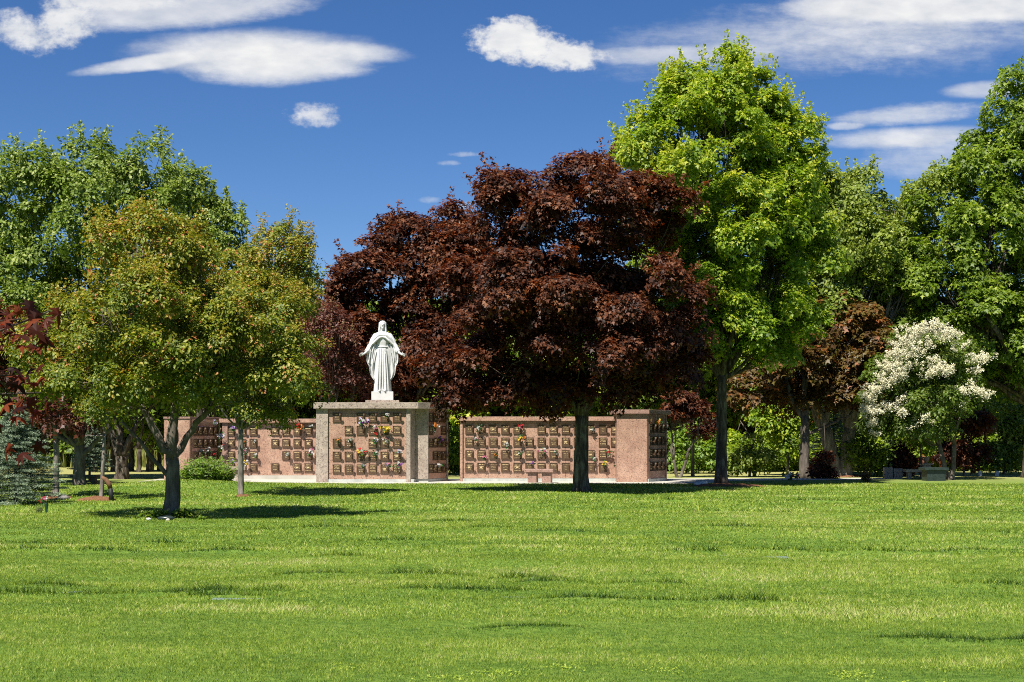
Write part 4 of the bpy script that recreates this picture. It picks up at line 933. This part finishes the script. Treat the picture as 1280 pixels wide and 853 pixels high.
    for sx in (-1, 1):
        b.tube([(sx * .016, -.130, 2.283), (sx * .045, -.124, 2.290), (sx * .068, -.103, 2.28)], .010, 6)  # brow
        b.ell((sx * .034, -.117, 2.258), (.014, .010, .008), 8, 6)      # eye
        b.tube([(sx * .008, -.134, 2.205), (sx * .035, -.124, 2.19), (sx * .05, -.10, 2.16)], [.010, .012, .012], 6)  # moustache
        # long hair on both sides in locks
        for k, (dx, dy) in enumerate([(.085, -.04), (.098, .0), (.095, .05), (.06, .09)]):
            b.tube([(sx * .04, -.02 + dy * .6, 2.375), (sx * dx, dy, 2.31), (sx * (dx + .008), dy, 2.2), (sx * (dx + .022), dy - .005, 2.08), (sx * (dx + .03), dy - .02, 1.99)], [.03, .036, .034, .034, .02], 8)
    b.ell((0, .03, 2.28), (.10, .10, .125), 18, 12)
    b.tube([(0, .08, 2.34), (0, .11, 2.2), (0, .12, 2.0)], [.07, .085, .06], 10)
    b.ell((0, -.02, 2.345), (.082, .09, .04), 14, 8)
    zoff = z0 - 2.706
    me = b.mesh('figure', M['marble']); o = bpy.data.objects.new('figure', me); link(o, root); o.location.z = zoff
    rm = o.modifiers.new('remesh', 'REMESH'); rm.mode = 'VOXEL'; rm.voxel_size = .0085; rm.use_smooth_shade = True
    sm_ = o.modifiers.new('smooth', 'SMOOTH'); sm_.iterations = 2; sm_.factor = .5
    dg = bpy.context.evaluated_depsgraph_get(); me2 = bpy.data.meshes.new_from_object(o.evaluated_get(dg)); o.modifiers.clear(); me2.name = 'figure'
    o.data = me2
    if not me2.materials: me2.materials.append(M['marble'])
statue()

# ------------------------------------------------------------------ stone furniture
def bench(label, px, Y, w, d, h, rz, mat_, legw=.34):
    X = PX(px, Y); root = empty('stone_bench', (X, Y, max(gz(X, Y), .05)), rz, label, 'bench')
    m_ = MB(); m_.box(-w / 2, w / 2, -d / 2, d / 2, h - .11, h); m_.build('seat', M[mat_], root, bevel=.012)
    for sx in (-1, 1):
        c = sx * (w / 2 - .10 - legw / 2)
        m_ = MB(); m_.box(c - legw / 2, c + legw / 2, -d / 2 + .08, d / 2 - .08, -.05, h - .112); m_.build('leg', M[mat_], root, bevel=.01)
bench('brown granite bench before the right wall, left of the red maple trunk', 675, 48.7, .98, .42, .46, R(-14), 'dpink', .3)
bench('pale stone bench before the left wall, half hidden by a shrub', 289, 50.2, .95, .45, .50, R(5), 'grey', .22)
bench('long pale stone bench beneath the lilac tree', 1149, 53.0, 1.05, .4, .36, R(0), 'grey', .12)
# dark monument
Y = 51.0; X = PX(1167, Y); rt = empty('monument', (X, Y, gz(X, Y)), R(6), 'dark green-grey granite block monument under the lilac', 'monument')
m_ = MB(); m_.box(-.33, .33, -.25, .25, -.05, .36); m_.build('block', M['dark_gran'], rt, bevel=.01)
m_ = MB(); m_.box(-.42, .42, -.32, .32, .362, .46); m_.build('top_slab', M['dark_gran'], rt, bevel=.012)
Y = 53.2; X = PX(1158, Y); rt = empty('urn', (X, Y, gz(X, Y)), 0, 'terracotta urn on a small stepped pedestal behind the dark monument', 'urn')
m_ = MB(); m_.box(-.13, .13, -.13, .13, -.05, .50); m_.box(-.19, .19, -.19, .19, .502, .56); m_.build('pedestal', M['grey'], rt, bevel=.01)
m_ = MB(); m_.lathe([(.06, .562), (.05, .60), (.10, .66), (.105, .72), (.08, .78), (.09, .80)], 16); m_.build('bowl', M['dpink'], rt)
Y = 54.0
for i, px in enumerate((1110, 1122)):
    X = PX(px, Y); m_ = MB(); m_.box(-.16, .16, -.1, .1, -.05, .40 - .04 * i); o = m_.build('headstone', M['grey'], None, bevel=.015); o.location = (X, Y, gz(X, Y)); tag(o, ['pale low headstone left of the long bench, left one of two', 'pale low headstone nearest the long bench'][i], 'headstone', 'low headstones')
for i, (px, lab) in enumerate([(1225, 'small white headstone right of the lilac'), (1246, 'small white stone at the right edge under the bushes'), (943, 'small grey stone far behind the tall maple trunk')]):
    X = PX(px, 57); m_ = MB(); m_.prism([(-.07, -.05), (.07, -.05), (.07, .05), (-.07, .05)], -.05, .2); o = m_.build('headstone', M['marble' if i < 2 else 'grey'], None, bevel=.02); o.location = (X, 57, gz(X, 57)); tag(o, lab, 'headstone', 'low headstones')

# flat grave markers in the lawn
ml = ['flush pale grave marker at the left edge of the lawn, mid foreground', 'flush pale grave marker in the lawn below the nearest crabapple', 'flush pale grave marker in the lawn straight below the block and wall gap', 'flush pale grave marker in the lawn below the tall maple, left one', 'flush pale grave marker in the lawn below the tall maple, right one', 'flush pale grave marker at the lower right, left one of a pair', 'flush pale grave marker at the lower right, right one of a pair', 'flush pale grave marker at the right edge of the lawn']
for (X, Y, w), lb in zip(MARK, ml):
    m_ = MB(); m_.box(-w, w, -.13, .13, -.06, .0); o = m_.build('grave_marker', M['slate'], None, bevel=.008)
    o.location = (X, Y + .05, gz(X, Y) - .004); o.rotation_euler.z = random.uniform(-.03, .03); tag(o, lb, 'grave marker', 'flat grave markers in the lawn')

# mulch rings, rocks, little plants, vases
def mound(name, label, px, Y, rx, ry, h, mt, cat):
    X = PX(px, Y); r = np.random.default_rng(int(px)); m_ = MB(); n = 26; vs = []; fs = []
    for i, f in enumerate((1.0, .8, .5, .2)):
        for k in range(n):
            t_ = 2 * math.pi * k / n; q = f * (1 + .1 * math.sin(3 * t_ + px) + r.normal(0, .04)); z = h * (1 - f ** 2) + r.normal(0, .006) - (.04 if i == 0 else 0)
            vs.append((rx * q * math.cos(t_), ry * q * math.sin(t_), z))
    for i in range(3):
        for k in range(n): fs.append((i * n + k, i * n + (k + 1) % n, (i + 1) * n + (k + 1) % n, (i + 1) * n + k))
    fs.append(tuple(range(3 * n, 4 * n))); m_.add(vs, fs, True); o = m_.build(name, M[mt]); o.location = (X, Y, gz(X, Y) + .012); tag(o, label, cat); return o
mound('mulch_ring', 'red-brown mulch round the thin pale stem at the left', 122, 36.4, .5, .45, .09, 'mulch', 'mulch')
mound('mulch_ring', 'mulch round the grey stem beside the spruce', 72, 37.4, .42, .4, .08, 'mulch', 'mulch')
mound('mulch_ring', 'thin mulch at the foot of the second crabapple', 303, 38.4, .22, .3, .04, 'mulch', 'mulch')
mound('mulch_ring', 'brown mulch beside the round shrub by the left pier', 247, 49.0, .5, .4, .14, 'mulch', 'mulch')
mound('mulch_ring', 'dark mulch round the trunk of the tall maple', 908, 45.0, 1.3, 1.0, .06, 'mulch', 'mulch')
mound('mulch_ring', 'dark mulch round the grey forked trunk', 1050, 56.0, 1.1, .9, .10, 'mulch', 'mulch')
def rock(label, px, Y, r_, mt='rock', name='rock', cat='rock'):
    X = PX(px, Y); random.seed(int(px)); m_ = MB(); m_.ell((0, 0, r_[2] * .5), r_, 12, 8, .1); o = m_.build(name, M[mt]); o.location = (X, Y, gz(X, Y)); tag(o, label, cat); return o
rock('flat grey rock by the left pier, next to the shrub', 234, 48.7, (.22, .2, .13))
rock('flat grey rock at the foot of the grey stem at the left', 80, 36.8, (.14, .12, .08))
rock('greenish flat stone at the foot of the nearest crabapple', 208, 28.3, (.17, .10, .05), 'dark_gran')
rock('small white stone among the plants left of the nearest crabapple', 186, 28.2, (.05, .04, .03), 'marble')
rock('small yellowish stone in front of the nearest crabapple trunk', 210, 27.9, (.04, .04, .035), 'walk')

def plant(name, label, px, Y, lobes, leaf, cat='plant', size=.07, seed=1, kind='oval', arch=False, X=None, **kw):
    r = np.random.default_rng(seed); X = PX(px, Y) if X is None else X; zb = gz(X, Y)
    root = empty(name, (X, Y, zb), 0, label, cat); P = []; D = []; N = []; tb = MB()
    for (qx, qy, rx, ry, n) in lobes:
        for _ in range(n):
            c = np.array([PX(qx, Y) - X + r.normal(0, rx * .35 * Y / F), r.normal(0, rx * .35 * Y / F), 0])
            tip = c + np.array([r.normal(0, rx * .45 * Y / F), r.normal(0, rx * .4 * Y / F), (PZ(qy, Y) - zb) * r.uniform(.5, 1.0) + ry * Y / F * r.uniform(-.3, .6)])
            tb.tube([c, c.copy() * .5 + tip * .5 + [0, 0, .02], tip], [.006, .005, .003], 4)
            m_ = 16; t_ = r.random(m_) ** .6; p = c + (tip - c) * t_[:, None] + r.normal(0, .012, (m_, 3)); P.append(p)
            D.append(r.normal(size=(m_, 3)) * [1, 1, .5] + [0, 0, .5]); N.append(nrm(r.normal(0, .5, (m_, 3)) + [0, -.3, 1]))
    P = np.concatenate(P); N = np.concatenate(N); D = np.concatenate(D); n = len(P)
    V, Fc, k = leaves(P, N, D, size * r.uniform(.7, 1.3, n), kind)
    o = bpy.data.objects.new('foliage', np_mesh('foliage', V, Fc, M[leaf], np.repeat(np.clip(r.normal(.5, .25, n), 0, 1), k))); link(o, root)
    tb.build('stem', M['bark'], root); return root
plant('shrub', 'bright yellow-green rounded shrub before the left pier', 257, 48.6, [(258,574,22,8,230),(238,586,14,7,110),(278,586,14,7,110),(258,586,24,8,140)], 'shrub', 'shrub', .16, 51, 'thin')
plant('ground_plant', 'low leafy plants around the right foot of the nearest crabapple', 222, 28.9, [(224,640,8,5,30),(234,641,8,4,30),(229,636,2,3,5),(245,645,9,3,22)], 'deep', 'plant', .075, 52)
plant('ground_plant', 'yellow-green low plants left of the nearest crabapple trunk', 195, 28.8, [(198,640,8,4,34),(186,643,8,4,30),(177,647,5,3,22)], 'shrub', 'plant', .07, 53)
plant('ground_plant', 'small light sprig at the right of the nearest crabapple plants', 253, 28.4, [(253,648,3,3,10)], 'shrub', 'plant', .06, 54)
plant('ground_plant', 'small potted sprig standing in the grass left of the lilac', 1085, 50, [(1083,592,8,5,16)], 'bronze', 'plant', .1, 55)
# flower vase on the lawn, left
Y = gy(640); X = PX(58, Y); rt = empty('flower_vase', (X, Y, gz(X, Y)), 0, 'dark green cone vase standing in the lawn near the spruce', 'vase')
m_ = MB(); m_.lathe([(.022, -.02), (.026, .05), (.036, .21), (.04, .22)], 14); m_.build('cone', M['vase_green'], rt)
bouquet('flower_bouquet', 'red and white flowers in the green cone vase on the lawn', (X - .08, Y, gz(X, Y) + .33), ('red', 'white', 'pink'), .11, 40, True, 9, group='flowers on the lawn')
plant('ground_plant', 'drooping dry greenery on the left of the green cone vase', 50, Y - .05, [(50,632,4,4,12)], 'shrub', 'plant', .05, 56, 'thin')
# flowers by the knotted trunk
bouquet('flower_bouquet', 'white and red flowers on the ground left of the knotted trunk', (PX(986, 51.5), 51.5, .24), ('white', 'yellow', 'green'), .24, 50, True, 10, group='flowers on the lawn')
bouquet('flower_bouquet', 'red flowers on the ground against the knotted trunk', (PX(996, 51.3), 51.3, .2), ('red', 'white'), .15, 36, True, 11, group='flowers on the lawn')
# crumpled white thing under the tall maple
Y = 45.4; X = PX(876, Y); random.seed(5); m_ = MB(); m_.ell((-.1, 0, .05), (.12, .08, .06), 12, 8, .16); m_.ell((.1, .02, .09), (.13, .08, .06), 12, 8, .16); o = m_.build('fallen_vase', M['marble']); o.location = (X, Y, gz(X, Y)); tag(o, 'pale crumpled bundle lying in the shade left of the tall maple trunk', 'bundle')
# bent dark post
Y = 36.0; X = PX(139, Y); rt = empty('bent_post', (X, Y, gz(X, Y)), 0, 'black and tan post bent over towards the thin pale stem', 'post')
s = Y / F
m_ = MB(); m_.tube([(0.01, 0, -.03), (0, 0, 8 * s), (-1 * s, 0, 17 * s)], [.065, .058, .05], 10); m_.build('lower_pipe', M['black'], rt)
m_ = MB(); m_.tube([(-1 * s, 0, 16 * s), (-3 * s, 0, 22 * s), (-7 * s, .0, 27 * s), (-12 * s, 0, 30 * s)], [.055, .062, .055, .035], 10); m_.build('upper_pipe', M['tan'], rt)
# picnic bench silhouettes behind grey trunk
Y = 47.0
X = PX(99, Y); rt = empty('picnic_bench', (X, Y + .6, gz(X, Y)), 0, 'dark bench seen behind the thick grey trunk at the far left', 'bench')
m_ = MB(); m_.box(-.42, .42, -.2, .2, .26, .32); m_.build('seat', M['black'], rt, bevel=.01)
for sx in (-1, 1):
    m_ = MB(); m_.box(sx * .3 - .06, sx * .3 + .06, -.15, .15, -.03, .258); m_.build('leg', M['black'], rt, bevel=.01)

# ------------------------------------------------------------------ foreground maple with leaves hanging in at the left
def star_leaf(m_, p, nor, d, size, r):
    nor = nor.normalized(); d = (d - nor * d.dot(nor)).normalized(); b = d.cross(nor)
    out2 = [(0,0),(.06,-.03),(.40,-.08),(.16,.10),(.62,.26),(.20,.26),(.50,.62),(.12,.44),(.13,.75),(0,1.10)]
    out2 = out2 + [(-x, y) for x, y in out2[-2:0:-1]]
    cen = (0, .35); vs = [p + (b * cen[0] + d * cen[1] + nor * .03) * size]
    cur = r.uniform(.3, 1.0)
    for x, y in out2: vs.append(p + (b * x + d * y + nor * (-cur * (x * x + (y - .35) ** 2 * .6))) * size)
    n = len(out2); m_.add(vs, [(0, 1 + i, 1 + (i + 1) % n) for i in range(n)])
rq = random.Random(3); Y0 = 7.7
rt = empty('purple_maple_tree', (-4.9, 7.0, 0), 0, 'near purple maple whose large dark red leaves hang in at the left edge', 'tree')
tb = MB(); B = Vector((-4.9, 7.0, 0))
tb.tube([(0, 0, -.1), (.02, 0, .8), (0, .02, 1.7), (.05, 0, 2.6), (.0, 0, 3.6)], [.13, .11, .10, .08, .03], 12, wob=.04)
lv = MB(); anchors = []
for (px, py) in [(-5,395),(30,400),(60,388),(-5,460),(20,470),(40,490),(0,520)]:
    q = Vector((PX(px, Y0), Y0 + rq.uniform(-.15, .15), PZ(py, Y0))) - B
    limb(tb, (.02, 0, rq.uniform(1.7, 2.4)), q, .018, .004, 6, 6, .08, np.random.default_rng(px + 20)); anchors.append(q)
spots = [(rq.uniform(-20, 62) , rq.uniform(372, 425), rq.uniform(.11, .16)) for _ in range(16)] + [(rq.uniform(-25, 45), rq.uniform(425, 570), rq.uniform(.11, .17)) for _ in range(22)] + [(8,392,.16),(35,385,.17),(60,382,.15),(22,402,.15),(72,400,.13),(48,392,.14),(30,412,.12),(10,415,.12),(50,455,.14),(42,475,.13),(20,462,.15),(28,505,.15),(38,512,.14),(2,470,.16),(5,530,.16),(2,555,.16),(-12,440,.16),(-15,500,.16),(14,520,.13),(48,480,.11),(-8,400,.15)]
for (px, py, sz) in spots:
    p = Vector((PX(px, Y0), Y0 + rq.uniform(-.2, .2), PZ(py, Y0))) - B
    star_leaf(lv, p, Vector((rq.uniform(-1, 1), -.5, rq.uniform(-.2, 1.4))), Vector((rq.uniform(-.6, .9), rq.uniform(-.6, .3), rq.uniform(-1.0, -.0))), sz * .68, rq)
for k in range(260):
    p = Vector((rq.uniform(-1.6, 1.6), rq.uniform(-1.4, .5), rq.uniform(1.8, 3.9)))
    if (B + p).x < -.36 * (B + p).y - .55: star_leaf(lv, p, Vector((rq.uniform(-.5, .5), rq.uniform(-.7, .3), 1)), Vector((rq.uniform(-1, 1), rq.uniform(-1, 1), -.5)), .13, rq)
me = lv.mesh('crown', leaf_mat('leaf_near_maple', [(0, (.012, .006, .006)), (.5, (.07, .018, .010)), (1, (.20, .05, .018))], (3.5, .8, .2), .4, rough=.5, spec=.12))
at = me.attributes.new('tint', 'FLOAT', 'POINT'); at.data.foreach_set('value', np.repeat(np.random.default_rng(1).random(len(me.vertices) // 19 + 1), 19)[:len(me.vertices)].astype(np.float32))
co = bpy.data.objects.new('crown', me); link(co, rt)
tb.build('trunk', M['bark_dark'], rt)
